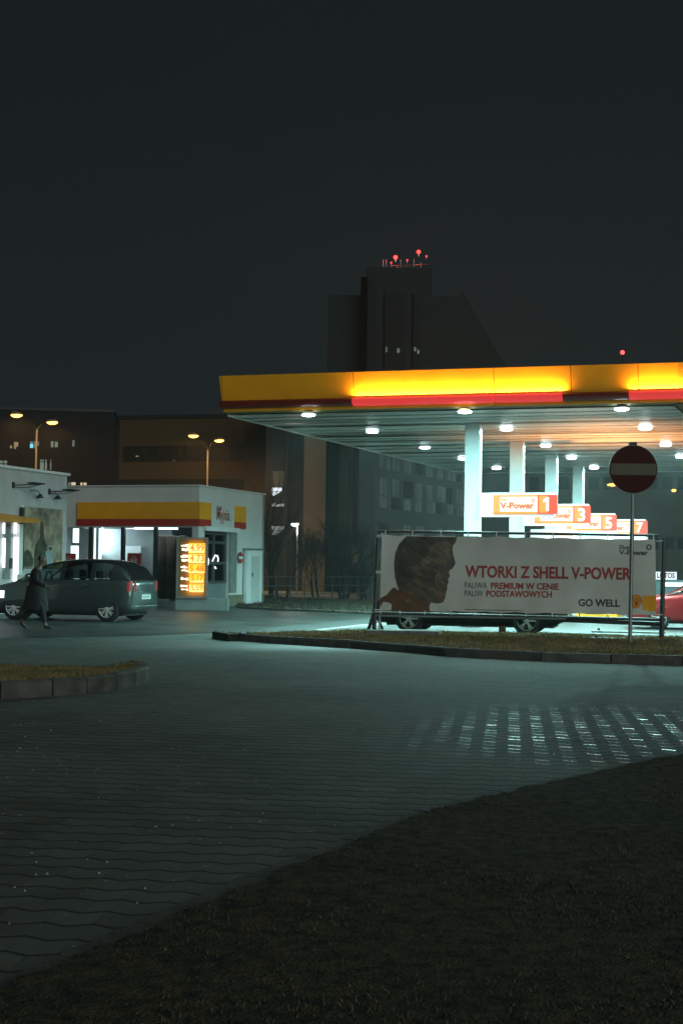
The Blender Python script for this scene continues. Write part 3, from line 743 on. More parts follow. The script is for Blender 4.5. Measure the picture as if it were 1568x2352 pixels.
# ------------------------------------------------------------------ no entry sign
p = at_h(1446, 1480, .13)
ns = empty('no_entry_sign', (p.x, p.y, .1), 0, 'round red no entry sign with white bar on a tall grey post', 'road sign')
c = at_y(1453.5, 1078, p.y - .05); rr = 56 / F * p.y
cx_, cz_ = c.x - p.x, c.z - .1
MB().path([(0,0,0),(cx_*.9,0,cz_*.75),(cx_,0,cz_ + rr*1.12)], .037, 12).build('post', M['grey_metal'], ns, smooth='auto')
MB().lathe([(0,0),(rr,0),(rr,-.025),(rr-.012,-.03),(rr-.012,-.025)], 'Y', (cx_, -.05, cz_), 64).build('disc_back', M['grey_metal'], ns, smooth='auto')
MB().lathe([(0,-.03),(rr-.01,-.03)], 'Y', (cx_, -.05, cz_), 64).build('disc', mat('sign_red_shaded', (0.055, 0.012, 0.011), .9, var=.08, spec=.1), ns)  # shade on the sign put into darker red and white
MB().box(cx_-rr*.93, cx_+rr*.93, -.084, -.075, cz_-rr*.235, cz_+rr*.235).build('bar', mat('sign_white_shaded', (0.13, 0.125, 0.09), .9, var=.08, spec=.1), ns)
MB().box(cx_-.07, cx_+.07, -.06, .06, cz_+rr*.98, cz_+rr*1.12).build('cap', M['black'], ns)
for z in (-.25, .25): MB().box(cx_-.1, cx_+.1, -.045, .045, cz_+z-.02, cz_+z+.02).build('clamp', M['grey_metal'], ns)

# ------------------------------------------------------------------ car wash
CWc = at_h(453, 1397, 0)                      # near corner of the building (ground)
HB = 4.32
cw = empty('car_wash', CWc, -A, 'low white car wash building with yellow and red band, lit from inside', 'building')
M['cw_white'] = mat('cw_panel', (0.62, 0.63, 0.60), 0.5, var=0.05, scale=1.0)
M['inner'] = mat('interior_wall', (0.75, 0.78, 0.78), 0.6, var=0.05)
LW, DW = 5.9, 5.9                            # left face runs to -x, right face runs to +y
LX = -6.2
def on_left(px, py):       # pixel -> local x,z on the left (front) face y=0
    d = ray(px, py); n_ = E2; t = (CWc - Vector((0,0,HC))).dot(n_) / d.dot(n_); p = Vector((0,0,HC)) + d*t
    return ((p - CWc).dot(E1), p.z)
def on_right(px, py):      # pixel -> local y,z on the right face x=0
    d = ray(px, py); n_ = E1; t = (CWc - Vector((0,0,HC))).dot(n_) / d.dot(n_); p = Vector((0,0,HC)) + d*t
    return ((p - CWc).dot(E2), p.z)
DW = on_right(605, 1300)[0]
# right face wall with a door opening
dy0, dy1 = on_right(468.5, 1300)[0], on_right(525.5, 1300)[0]; dz1 = on_right(497, 1221)[1]
mb = MB()
mb.box(-.25, 0, 0, dy0, 0, HB); mb.box(-.25, 0, dy0+.0, dy1, dz1, HB); mb.box(-.25, 0, dy1, DW, 0, HB)
mb.box(LX, 0, DW-.2, DW, 0, HB-.003)
mb.build('side_wall', M['cw_white'], cw)
wz1 = on_left(300, 1211)[1]; wz0 = on_left(300, 1385)[1] * 0.6
mb = MB(); mb.box(LX, -.252, .0, .2, wz1, HB-.003); mb.build('front_wall', M['cw_white'], cw)
MB().box(LX, -.252, .02, .2, -.01, .22).build('plinth', M['concrete'], cw)
MB().box(LX-.05, .05, -.05, DW+.05, HB, HB+.05).build('roof', M['cw_white'], cw)
MB().box(LX, -.26, DW-.4, DW-.21, .1, HB-.1).build('interior_wall', M['inner'], cw)
MB().box(LX+.1, on_left(340,1300)[0], 1.9, 2.0, .1, wz1+.04).build('partition_wall', mat('partition_grey', (.30,.33,.33), .6, var=.15, scale=.8), cw)
area('tube_glow', (on_left(240,1300)[0], .9, wz1), (R(-25), 0, 0), 3.6, .2, 22, (.72,.93,1), cw)
MB().box(on_left(155,1300)[0], on_left(345,1300)[0], 1.2, 1.26, wz1-.03, wz1+.03).build('tube_fitting', M['white_metal'], cw)
MB().box(LX, -.26, .25, DW-.42, wz1+.05, wz1+.12).build('ceiling', M['inner'], cw)
MB().box(LX-.1, LX, .0, DW, 0, HB-.004).build('end_wall', M['inner'], cw)
# mullions
for xa, xb in ((203,211),(277,284),(352,359),(432,440)):
    x0 = on_left(xa,1300)[0]; x1 = on_left(xb,1300)[0]
    MB().box(x0, x1, -.03, .12, .22, wz1).build('mullion', M['dark_metal'], cw)
for xa, xb, m in ((149,203,'glass'),(211,277,'glass'),(284,352,'glass'),(359,432,'glass')):
    x0 = on_left(xa,1300)[0]; x1 = on_left(xb,1300)[0]
    f_ = MB().box(x0, x1, .05, .07, .22, wz1).build('window', M['glass'], cw)
# white and brown interior gear seen through the glass
M['inner_brown'] = mat('interior_brush', (0.07, 0.045, 0.03), .9, var=.4, scale=3, bump=.8)
x0 = on_left(330,1300)[0]; x1 = on_left(436,1300)[0]
g = MB()
for k in range(9):
    x = x0 + (x1-x0)*(k+.5)/9; g.lathe([(0,.25),(.24,.3),(.25,2.55),(0,2.6)], 'Z', (x, 1.3 + .25*(k%2), 0), 12)
g.build('washing_brush', M['inner_brown'], cw, smooth=True)
MB().box(on_left(222,1300)[0], on_left(270,1300)[0], 1.8, 1.88, .9, 2.2).build('inner_panel', M['inner'], cw)
M['tube'] = emis('tube_light', (0.85, 0.97, 1.0), 3.5)
for px, wpx, y0, y1 in ((158,12,1213,1246),(155,16,1253,1290),(214,4,1213,1290),(201,2.5,1213,1290)):
    a = on_left(px - wpx/2, y0); b = on_left(px + wpx/2, y1)
    MB().box(a[0], b[0], .5, .54, b[1], a[1]).build('tube_light', M['tube'], cw)
area('tube_glow', (on_left(160,1300)[0]+.4, 1.6, 2.5), (R(90), 0, R(-60)), 1, 1.2, 70, (.75,.93,1), cw)
area('tube_glow', (on_left(320,1300)[0], 1.2, wz1), (0, 0, 0), 2.5, .3, 26, (.8,.93,1), cw)
MB().box(on_left(288,1300)[0], on_left(385,1300)[0], .6, .8, wz1-.06, wz1+.02).build('tube_light', M['tube'], cw)
# band
def band_left(xa, xb, ya, yb2, m, y=-.06, nm='band'):
    a = on_left(xa, ya); b = on_left(xb, yb2); return MB().box(a[0], b[0] if xb < 452 else .06, y, .0, b[1], a[1])
zA = on_left(452,1153)[1]; zB = on_left(452,1192)[1]; zC = on_left(452,1208)[1]
xl = on_left(179,1170)[0]
MB().box(xl, .06, -.06, -.002, zB, zA).build('yellow_band', M['yellow'], cw)
MB().box(xl, .062, -.063, -.002, zC, zB-.003).build('red_band', M['red'], cw)
def R_(px): return on_right(px, 1180)[0]
MB().box(.002, .06, .0, R_(482), zB, zA).build('yellow_band', M['yellow'], cw)
MB().box(.002, .063, .0, R_(482), zC, zB-.003).build('red_band', M['red'], cw)
MB().box(.002, .058, R_(482)+.01, R_(535), zC-.03, zA+.02).build('sign_panel', M['cw_white'], cw)
MB().box(.002, .06, R_(535)+.01, R_(562), zB, zA).build('yellow_band', M['yellow'], cw)
MB().box(.002, .063, R_(535)+.01, R_(562), zC, zB-.003).build('red_band', M['red'], cw)
y_ = R_(494)
ywid = R_(524) - y_
M['sign_letter'] = mat('sign_letter', (0.33, 0.05, 0.03), .5)
o = text('lettering', 'Myjnia', .62, Matrix.Translation((.064, y_, zB+.02)) @ FACEX, M['sign_letter'], cw, bold=.004)
xs = [v.co.y for v in o.data.vertices]; k = ywid / (max(xs) - min(xs))
for v in o.data.vertices: v.co.y = y_ + (v.co.y - min(xs)) * k
o = text('lettering', 'Shell', .22, Matrix.Translation((.064, R_(494), zA-.22)) @ FACEX, M['sign_letter'], cw, bold=.003)
# garage door
door = MB().box(-.16, -.12, dy0, dy1, .0, .85).build('gate', mat('gate_grey', (.14,.17,.17), .4, var=.05), cw)
mb = MB(); dm = (dy0+dy1)/2
for z in (.85, 1.55, 2.3, 2.75, dz1-.12): mb.box(-.17, -.10, dy0+.002, dy1-.002, z, z+.10)
for y in (dy0, dm-.1, dy1-.14): mb.box(-.172, -.098, y, y+.14, .85, dz1-.01)
mb.build('gate_frame', mat('gate_frame', (.05,.055,.055), .5), cw)
MB().box(-.15, -.14, dy0, dy1, .9, dz1).build('gate_glass', M['glass'], cw)
MB().box(-.6, -.55, dy0, dy1, .0, dz1).build('dark_interior', mat('door_inner', (.09,.1,.1), .6, var=.3), cw)
MB().box(.002, .16, dy0-.15, on_right(541,1300)[0], dz1, dz1+.17).build('lintel', M['white_metal'], cw, bevel=.01)
MB().box(.002, .05, dy1, on_right(541,1300)[0], .5, dz1).build('door_jamb', mat('jamb', (.22,.23,.22), .5), cw)
MB().box(.002, .04, dy1, DW, 0, .42).build('plinth', mat('plinth_brown', (.17,.15,.1), .8), cw)
# hooked shapes on the gate glass, drawn as glowing tubes
M['hook'] = emis('hook_tube', (.85,.93,1), 2.5)
for (pts) in (((481,1277),(484,1287),(482.5,1298),(480,1304)), ((500,1275),(496,1282),(493,1289)), ((504,1276),(506,1283),(505.5,1290)), ((498,1302),(501,1306))):
    q = [(-.09, on_right(a_, b_)[0], on_right(a_, b_)[1]) for a_, b_ in pts]
    MB().path(q, .022, 6).build('glow_hook', M['hook'], cw)
# cabinet
cb0, cb1 = on_right(557,1300)[0], on_right(592,1300)[0]; cz1 = on_right(575,1263)[1]
cab = empty('cabinet', CWc + E1*.0 + E2*cb0, -A, 'tall narrow white service cabinet on the side wall of the car wash', 'cabinet')
ww = cb1 - cb0
MB().box(.045, .18, 0, ww, 0.02, cz1).build('body', M['white_metal'], cab, bevel=.01)
MB().box(.18, .195, ww*.28, ww*.82, .12, cz1-.25).build('door', M['white_wall'], cab, bevel=.01)
MB().box(.02, .26, -.1, ww+.05, cz1, cz1+.05).build('lid', M['grey_metal'], cab)
MB().box(.195, .21, ww*.3, ww*.36, 1.1, 1.25).build('handle', M['dark_metal'], cab)
# small round sign on the wall
c = on_right(549, 1283)
sn = empty('wall_sign', CWc + E2*c[0] + Vector((0,0,c[1]-.3)), -A, 'small round red and white no entry sign beside the gate of the car wash', 'sign')
MB().lathe([(0,0),(.22,0),(.22,.02),(0,.02)], 'X', (.05,0,.33), 32).build('disc', M['red'], sn)
MB().box(.072, .08, -.20, .20, .28, .38).build('bar', M['white_metal'], sn)
# red square boards in the windows
for i, (px, py, hw, lab) in enumerate(((168.5,1286,14.5,'red square board with a white car symbol behind the roof of the minivan'),(317,1286,15,'red square board with a white car symbol behind the tail of the minivan'))):
    a = on_left(px-hw, 1271); b = on_left(px+hw, 1302)
    o_ = CWc + E1*a[0] + E2*-.3 + Vector((0,0,b[1]))
    if i == 0:
        rs = empty('red_board', o_, -A, lab, 'board', 'red square boards in front of the car wash')
        W_, H_ = b[0]-a[0], a[1]-b[1]
        MB().box(0, W_, -.02, .02, 0, H_).build('panel', mat('board_red', (.33,.035,.03), .5), rs)
        sy = MB()
        sy.prism_y([(W_*.28,H_*.35),(W_*.72,H_*.35),(W_*.72,H_*.5),(W_*.66,H_*.66),(W_*.34,H_*.66),(W_*.28,H_*.5)], -.03, -.021)
        sy.box(W_*.30, W_*.38, -.03, -.021, H_*.27, H_*.349); sy.box(W_*.62, W_*.70, -.03, -.021, H_*.27, H_*.349)
        sy.box(W_*.2, W_*.26, -.03, -.021, H_*.5, H_*.56); sy.box(W_*.74, W_*.8, -.03, -.021, H_*.5, H_*.56)
        for k in range(3): sy.box(W_*(.36+.11*k), W_*(.40+.11*k), -.03, -.021, H_*.72, H_*.78)
        sy.build('car_symbol', mat('symbol_white', (.5,.42,.38), .6), rs)
        MB().box(W_*.38, W_*.62, -.034, -.031, H_*.52, H_*.62).build('symbol_windscreen', M['red'], rs)
        MB().box(W_*.45, W_*.55, .0, .04, -b[1], 0).build('post', M['grey_metal'], rs)
    else:
        q = rs.copy(); COL.objects.link(q); q.location = o_; q['label'] = lab
        for ch in rs.children: c2 = ch.copy(); COL.objects.link(c2); c2.parent = q

# ------------------------------------------------------------------ price board
PY = 47.5
pa = at_y(405, 1373, PY); pb = at_y(477, 1236, PY)
W_, H_ = pb.x - pa.x, pb.z - pa.z
ps = empty('price_board', (pa.x, pa.y, 0), 0, 'tall yellow price board with five glowing rows of prices', 'price board')
zb0 = pa.z
MB().box(-.05, W_*1.7, .05, .5, 0, zb0*.98).build('plinth', mat('plinth_teal', (.16,.19,.185), .6, var=.08), ps, bevel=.02)
MB().box(.0, W_, 0, .3, zb0, zb0+H_).build('box', mat('board_olive', (0.16, 0.10, 0.015), .5, var=.05), ps, bevel=.01)
mb = MB(); e_ = .05
mb.box(-.02, W_+.02, -.03, .02, zb0-.02, zb0+e_); mb.box(-.02, W_+.02, -.03, .02, zb0+H_-e_, zb0+H_+.02)
mb.box(-.02, e_, -.032, .018, zb0+e_+.002, zb0+H_-e_-.002); mb.box(W_-e_, W_+.02, -.032, .018, zb0+e_+.002, zb0+H_-e_-.002)
mb.build('frame', M['steel'], ps)
M['price_lit'] = emis('price_lit', (1.0, 0.80, 0.34), 1.1, (.1,.08,.02))
M['price_amber'] = emis('price_amber', (1.0, 0.46, 0.012), .95, (.1,.05,.02))
M['price_label'] = emis('price_label', (1.0, 0.86, 0.80), 1.2, (.8,.7,.6))
M['price_digit'] = emis('price_digit', (.75, 0.16, 0.002), .5, (.05,.02,.01))
def pbx(px): return (px - 405) / 72.0 * W_
def pbz(py): return zb0 + (1373 - py) / 137.0 * H_
rows = [('4.99',432,472,1248,1270,1,0),('4 73',432,472,1272,1293.5,2,0),('5 48',432,472,1296,1317,0,0),('5.17',435.5,470.5,1319,1338,0,1),('5.59',435.5,470,1340.5,1359.5,1,1)]
for s_, xa, xb, ya, yb3, lit, dot in rows:
    rp = MB().box(pbx(xa), pbx(xb), -.06, -.0, pbz(yb3), pbz(ya)).build('price_panel', M['price_amber'] if not lit else M['price_lit'], ps, bevel=.006)
    # amber surround at top and side for the washed out panels
    if lit:
        MB().box(pbx(xb)-.03, pbx(xb)+.005, -.062, -.01, pbz(yb3)+.01, pbz(ya)-.01).build('amber_edge', M['price_amber'], rp)
        MB().box(pbx(xa), pbx(xb)-.035, -.062, -.01, pbz(ya)-.05, pbz(ya)).build('amber_edge', M['price_amber'], rp)
    else:
        MB().box(pbx(xa)+.03, pbx(xb)-.03, -.062, -.01, pbz(yb3)+.01, pbz(yb3)+.08).build('bright_edge', M['price_lit'], rp)
    o = text('digits', s_, (pbz(ya)-pbz(yb3))*.98, face(pbx(xa)+.05, -.066, pbz(yb3)+.06), M['price_digit'], ps, bold=.006)
    xs = [v.co.x for v in o.data.vertices]; k = (pbx(xb)-.04 - (pbx(xa)+.06)) / (max(xs)-min(xs)); m0 = min(xs)
    for v in o.data.vertices: v.co.x = pbx(xa)+.06 + (v.co.x - m0) * k
for (xa, xb, ya, yb3, nb) in ((414,431.5,1250,1268,2),(414,431,1274,1292,2),(414,431,1299,1315,2),(415,434,1325,1334,1),(414,434,1342,1358,2)):
    z0, z1 = pbz(yb3), pbz(ya); hh = (z1 - z0) / nb
    for k in range(nb):
        mb = MB(); x = pbx(xa) + (.03 if k == 0 and nb == 2 else 0); rnd = random.Random(int(ya*7+k))
        while x < pbx(xb) - .04:
            w2 = rnd.uniform(.04, .09); mb.box(x, min(x+w2, pbx(xb)), -.045, -.0, z0 + k*hh + .02 + rnd.uniform(0,.03), z0 + (k+1)*hh - rnd.uniform(.0,.05)); x += w2 + .008
        mb.build('fuel_name', M['price_label'], ps)
    MB().box(pbx(xa), pbx(xb)+.02, -.04, 0, z1+.03, z1+.045).build('rule', M['price_digit'], ps)
area('price_board_light', (pa.x + W_*.62, pa.y - .12, zb0 + H_*.5), (R(90), 0, 0), W_*.5, H_*.85, 30, (1.0, 0.42, 0.04))

# ------------------------------------------------------------------ shop at the far left
SC = at_y(148, 1400, 45.6); SC.z = 0
def on_shop(px, py):
    d = ray(px, py); t = (SC - Vector((0,0,HC))).dot(E1) / d.dot(E1); p = Vector((0,0,HC)) + d*t
    return ((p - SC).dot(E2), p.z)
HSH = on_shop(148, 1092)[1]
sh = empty('shop_building', SC, -A, 'white rendered shop wall at the left edge with a large poster', 'building')
MB().box(-7, 0, -14, 0, 0, HSH).build('wall', mat('shop_render', (.46,.48,.47), .8, var=.08, scale=2), sh)
MB().box(-7.05, .08, -14, .08, HSH, HSH+.08).build('parapet_cap', M['white_metal'], sh)
def sbox(name, xa, xb, ya, yb2, m, d0=.003, d1=.05, **k):
    a = on_shop(xa, ya); b = on_shop(xb, yb2)
    return MB().box(d0, d1, a[0], b[0], min(a[1],b[1]), max(a[1],b[1])).build(name, m, sh, **k)
sbox('door_frame', 36, 42, 1203, 1320, M['white_metal'], .003, .14)
sbox('shop_window', 8, 27, 1203, 1330, mat('shop_glass', (.25,.27,.27), .15), .003, .03)
M['led'] = emis('led_strip', (.88,.94,1.0), 3.0)
for a_, b_, c_, d_ in ((2.5,4.5,1201,1226),(2.5,4.5,1236,1304),(28.5,32,1201,1226),(28.5,32,1234,1335)):
    sbox('led_strip', a_, b_, c_, d_, M['led'], .06, .1)
sbox('drain_pipe', 43.5, 46, 1165, 1310, M['dark_metal'], .02, .12)
sbox('notice', 19, 25, 1282, 1306, M['black'], .04, .06)
# poster
def poster_mat():
    m = bpy.data.materials.new('poster_print'); m.use_nodes = True; n = m.node_tree; b = n.nodes['Principled BSDF']
    t = n.nodes.new('ShaderNodeTexCoord'); no = n.nodes.new('ShaderNodeTexNoise'); no.inputs['Scale'].default_value = 1.7; no.inputs['Detail'].default_value = 9; no.inputs['Roughness'].default_value = .7
    n.links.new(t.outputs['Object'], no.inputs[0]); r = n.nodes.new('ShaderNodeValToRGB'); n.links.new(no.outputs[0], r.inputs[0])
    el = r.color_ramp.elements; el[0].position = .35; el[0].color = (.07,.065,.045,1); el[1].position = .68; el[1].color = (.50,.42,.30,1)
    q = el.new(.5); q.color = (.22,.19,.135,1)
    n.links.new(r.outputs[0], b.inputs['Base Color']); b.inputs['Roughness'].default_value = .6; return m
pf = sbox('poster', 46.5, 138, 1163, 1307, poster_mat(), .003, .06)
def sub(name, pts, m, dep):
    mb = MB(); q = [on_shop(*p) for p in pts]
    n = len(q); mb.add([(dep-.012, a_[0], a_[1]) for a_ in q] + [(dep, a_[0], a_[1]) for a_ in q], [tuple(range(n))[::-1], tuple(range(n, 2*n))] + [(i,(i+1)%n,n+(i+1)%n,n+i) for i in range(n)])
    return mb.build(name, m, pf)
m_b = mat('print_bottle', (.10,.05,.025), .5, var=.2); m_g = mat('print_green', (.05,.06,.035), .7, var=.4, scale=6); m_w = mat('print_cup', (.26,.33,.33), .5, var=.15); m_c = mat('print_cream', (.3,.28,.24), .5, var=.1)
sub('printed_bottle', [(89,1198),(95,1198),(97,1240),(103,1252),(104,1300),(82,1300),(82,1255),(88,1240)], m_b, .075)
sub('printed_bottle', [(78,1252),(86,1238),(98,1240),(104,1262),(102,1306),(74,1306),(74,1275)], m_g, .085)
sub('printed_bush', [(50,1270),(58,1262),(66,1268),(72,1284),(70,1300),(50,1302)], m_g, .075)
sub('printed_cup', [(98,1266),(104,1264),(114,1262),(118,1268),(116,1300),(102,1304)], m_w, .1)
sub('printed_ring', [(100,1258),(106,1252),(114,1253),(118,1260),(114,1266),(104,1266)], m_c, .105)
sub('printed_ring_hole', [(104,1259),(108,1256),(112,1258),(112,1263),(107,1263)], m_g, .115)
sub('printed_card', [(121,1286),(136,1286),(136,1304),(121,1304)], mat('print_card', (.45,.3,.1), .6, var=.3, scale=9), .09)
mb = MB()
for xa, xb, ya, yb2 in ((44.8,46.4,1160,1310),(46.5,137,1308,1310.5)):
    a = on_shop(xa,ya); b = on_shop(xb,yb2); mb.box(.003,.09,a[0],b[0],min(a[1],b[1]),max(a[1],b[1]))
mb.build('poster_frame', M['white_metal'], sh)
# awning, a yellow wedge
aw = MB(); a = on_shop(0,1178); b = on_shop(72,1195)
aw.add([(.0,a[0]-3,a[1]+.12),(.0,b[0]-.4,b[1]+.05),(.0,b[0]-.4,b[1]-.1),(.0,a[0]-3,a[1]-.3),(.9,a[0]-3,a[1]-.02),(.9,b[0]-1.0,b[1]),(.9,b[0]-1.0,b[1]-.12),(.9,a[0]-3,a[1]-.3)],
       [(0,1,5,4),(3,2,1,0),(4,5,6,7),(7,6,2,3),(1,2,6,5),(0,4,7,3)])
aw.build('awning', mat('awning_amber', (.5,.22,.02), .6, var=.1), sh)
# wall lamps and camera brackets
for i, (px, py, lab) in enumerate(((52,1112,'angular dark bracket lamp on the shop wall, left of the other above the poster'),(133,1127,'dark bracket lamp reaching past the right corner of the shop wall'))):
    c = on_shop(px, py); o_ = SC + E2*c[0] + Vector((0,0,c[1]))
    if i == 0:
        wl = empty('wall_lamp', o_, -A, lab, 'wall lamp', 'bracket lamps on the shop wall'); wl.scale = (.6,.6,.6)
        MB().box(.0,.08,-1.0,-.85,-.25,.05).build('wall_plate', M['dark_metal'], wl)
        MB().path([(.05,-.95,-.1),(.5,-.4,-.05),(.9,.2,.0)], .03, 6).build('arm', M['dark_metal'], wl)
        MB().box(.55,1.05,-.5,.45,.0,.07).build('head', M['dark_metal'], wl, bevel=.02)
        MB().path([(.05,-.9,-.2),(.5,-.2,-.18),(.95,.35,.02)], .02, 6).build('strut', M['dark_metal'], wl)
    else:
        q = wl.copy(); COL.objects.link(q); q.location = o_; q['label'] = lab
        for ch in wl.children: c2 = ch.copy(); COL.objects.link(c2); c2.parent = q
for i, (px, py, lab) in enumerate(((80,1141,'small dark bell lamp on the shop wall above the middle of the poster'),(121,1144,'small dark bell lamp on the shop wall near its right corner'))):
    c = on_shop(px, py); o_ = SC + E2*c[0] + Vector((0,0,c[1]))
    if i == 0:
        bl_ = empty('bell_lamp', o_, -A, lab, 'wall lamp', 'bell lamps on the shop wall'); bl_.scale = (.6,.6,.6)
        MB().path([(.0,-.5,.3),(.2,-.2,.32),(.3,.0,.18)], .02, 6).build('arm', M['dark_metal'], bl_)
        MB().lathe([(0,.16),(.08,.14),(.2,-.06),(.19,-.06),(0,.05)], 'Z', (.3,0,0), 14).build('shade', M['black'], bl_, smooth=True)
    else:
        q = bl_.copy(); COL.objects.link(q); q.location = o_; q['label'] = lab
        for ch in bl_.children: c2 = ch.copy(); COL.objects.link(c2); c2.parent = q
# low light from the shop front on its own wall (led strips)
area('led_strip_glow', tuple(SC + E1*1.0 + E2*-6.5 + Vector((0,0,1.6))), (0, R(90), -A), 2.0, .2, 5, (.85,.95,1))

# ------------------------------------------------------------------ cars
def cr(keys, x):     # smooth interpolation through keys
    if x <= keys[0][0]: return keys[0][1]
    if x >= keys[-1][0]: return keys[-1][1]
    for i in range(len(keys) - 1):
        if keys[i][0] <= x <= keys[i+1][0]: break
    x0, y0 = keys[i]; x1, y1 = keys[i+1]
    d = (y1 - y0) / (x1 - x0)
    def slope(j):
        if j <= 0 or j >= len(keys) - 1: return (keys[min(j+1,len(keys)-1)][1]-keys[max(j-1,0)][1])/(keys[min(j+1,len(keys)-1)][0]-keys[max(j-1,0)][0])
        a = (keys[j][1]-keys[j-1][1])/(keys[j][0]-keys[j-1][0]); b = (keys[j+1][1]-keys[j][1])/(keys[j+1][0]-keys[j][0])
        return 0 if a*b <= 0 else 2*a*b/(a+b)
    m0, m1 = slope(i), slope(i+1); h = x1 - x0; t = (x - x0) / h
    return (2*t**3-3*t**2+1)*y0 + (t**3-2*t**2+t)*h*m0 + (-2*t**3+3*t**2)*y1 + (t**3-t**2)*h*m1
M['tail_red'] = emis('tail_lens', (1,.035,.015), .12, (.11,.012,.012))
M['chrome'] = mat('chrome', (.6,.62,.62), .12, 1.0, var=.02)
M['alloy'] = mat('alloy', (.72,.74,.72), .35, .3, var=.03)
M['plate'] = mat('plate', (.5,.52,.5), .5, var=.02)
M['seat'] = mat('seat', (.03,.032,.032), .9)
def make_wheel(root, x, y, r, side, spokes=7):
    wb = MB().lathe([(r*.66,-.11),(r*.9,-.11),(r*.99,-.08),(r,-.03),(r,.05),(r*.98,.09),(r*.9,.11),(r*.66,.11)], 'Y', (x, y, r), 36).build('wheel', M['rubber'], root, smooth='auto')
    ys = y + side*.115
    mb = MB().lathe([(r*.67, -side*.02-0),(r*.73, 0),(r*.67, side*.004),(r*.62,-side*.03)], 'Y', (x, ys-side*.01, r), 36)
    for k in range(spokes):
        a = 2*math.pi*k/spokes + .2
        for da in (-.10, .10):
            c, s = math.cos(a), math.sin(a); c2, s2 = math.cos(a+da*1.6), math.sin(a+da*1.6)
            p0 = Vector((x+c*r*.1, ys-side*.01, r+s*r*.1)); p1 = Vector((x+c2*r*.66, ys-side*.012, r+s2*r*.66))
            t = Vector((-s, 0, c)); wv = r*.045
            mb.hexa([p0-t*wv*1.3, p1-t*wv*.9, p1+t*wv*.9, p0+t*wv*1.3], [q + Vector((0,-side*.03,0)) for q in (p0-t*wv*1.3, p1-t*wv*.9, p1+t*wv*.9, p0+t*wv*1.3)])
    mb.lathe([(0,side*.005),(r*.17,side*.0),(r*.19,-side*.03)], 'Y', (x, ys, r), 16)
    mb.build('rim', M['alloy'], wb, smooth='auto')
    MB().lathe([(0,-side*.07),(r*.66,-side*.07)], 'Y', (x, ys, r), 24).build('brake_disc', M['black'], wb)
    return wb
def car(name, label, cat, loc, rz, sp, paint, group=None):
    root = empty(name, loc, rz, label, cat, group)
    Ls, Wh = sp['L'], sp['W'] / 2
    top, wid, bot = sp['top'], sp['wid'], sp['bot']
    wr = sp['r']
    N = 64; xs = sorted(set([Ls * i / N for i in range(N + 1)] + [.02, .05, Ls-.02, Ls-.05]))
    rings = []
    for x in xs:
        T = cr(top, x); w_ = Wh * cr(wid, x); b = cr(bot, x); Hh = T - b
        hf = [(w_*.86, b), (w_*.95, b+Hh*.08), (w_*.985, b+Hh*.22), (w_, b+Hh*.45), (w_*.995, b+Hh*.62), (w_*.975, b+Hh*.80), (w_*.95, T-.05), (w_*.915, T-.005), (w_*.6, T+.018), (w_*.25, T+.028)]
        ring = [(-y, z) for y, z in hf] + [(y, z) for y, z in reversed(hf)]
        rings.append([(x, y, z) for y, z in ring])
    mb = MB(); n = len(rings[0]); vs = [p for r_ in rings for p in r_]
    fs = [(i*n+j, i*n+(j+1) % n, (i+1)*n+(j+1) % n, (i+1)*n+j) for i in range(len(xs)-1) for j in range(n)]
    fs += [tuple(range(n))[::-1], tuple(range((len(xs)-1)*n, len(xs)*n))]
    mb.add(vs, fs); body = mb.build('body', paint, root)
    cut = MB()
    for wx in sp['wheels']:
        cut.lathe([(0,-Wh-.3),(wr+.055,-Wh-.3),(wr+.055,-Wh+.32),(0,-Wh+.32)], 'Y', (wx,0,wr+.01), 32)
        cut.lathe([(0,Wh-.32),(wr+.055,Wh-.32),(wr+.055,Wh+.3),(0,Wh+.3)], 'Y', (wx,0,wr+.01), 32)
    co = cut.build('cut', M['black'], None)
    bm = bmesh.new(); bm.from_mesh(co.data); bmesh.ops.remove_doubles(bm, verts=bm.verts, dist=1e-5); bmesh.ops.recalc_face_normals(bm, faces=bm.faces); bm.to_mesh(co.data); bm.free()
    md = body.modifiers.new('arches', 'BOOLEAN'); md.operation = 'DIFFERENCE'; md.object = co; md.solver = 'EXACT'
    bpy.context.view_layer.update()
    me = bpy.data.meshes.new_from_object(body.evaluated_get(bpy.context.evaluated_depsgraph_get()))
    if len(me.polygons) > 200: body.data = me
    body.modifiers.clear(); cm = co.data; bpy.data.objects.remove(co); bpy.data.meshes.remove(cm)
    body.data.materials.clear(); body.data.materials.append(paint)
    for p in body.data.polygons: p.use_smooth = True; p.material_index = 0
    body.data.set_sharp_from_angle(angle=R(38))
    # greenhouse
    roof, rw = sp['roof'], sp['rw']
    x0, x1 = roof[0][0], roof[-1][0]
    def belt(x): return Vector((x, Wh*cr(wid, x)*.93, cr(top, x) - .01))
    def redge(x): return Vector((x, min(Wh*cr(rw, x), Wh*cr(wid, x)*.93), max(cr(roof, x) - .05, cr(top, x) + .0)))
    def side(x, t, s, off=0.0):
        a, b = belt(x), redge(x); p = a.lerp(b, t); bul = .035 * math.sin(math.pi * t)
        return Vector((p.x, s * (p.y + bul + off), p.z))
    def topc(x, k, off=0.0):      # k in -1..1 across the roof
        g = redge(x); return Vector((x, g.y * k * (1), g.z + .05 * (1 - abs(k)**2.5) + off))
    def sheet(fn, us, vs_, m, nm, par=root, thick=0.0):
        mb = MB(); nu, nv = len(us), len(vs_)
        mb.add([fn(u, v) for u in us for v in vs_], [(i*nv+j, i*nv+j+1, (i+1)*nv+j+1, (i+1)*nv+j) for i in range(nu-1) for j in range(nv-1)])
        o = mb.build(nm, m, par, smooth=True, fix=False); return o
    def rng(a, b, k): return [a + (b-a)*i/k for i in range(k+1)]
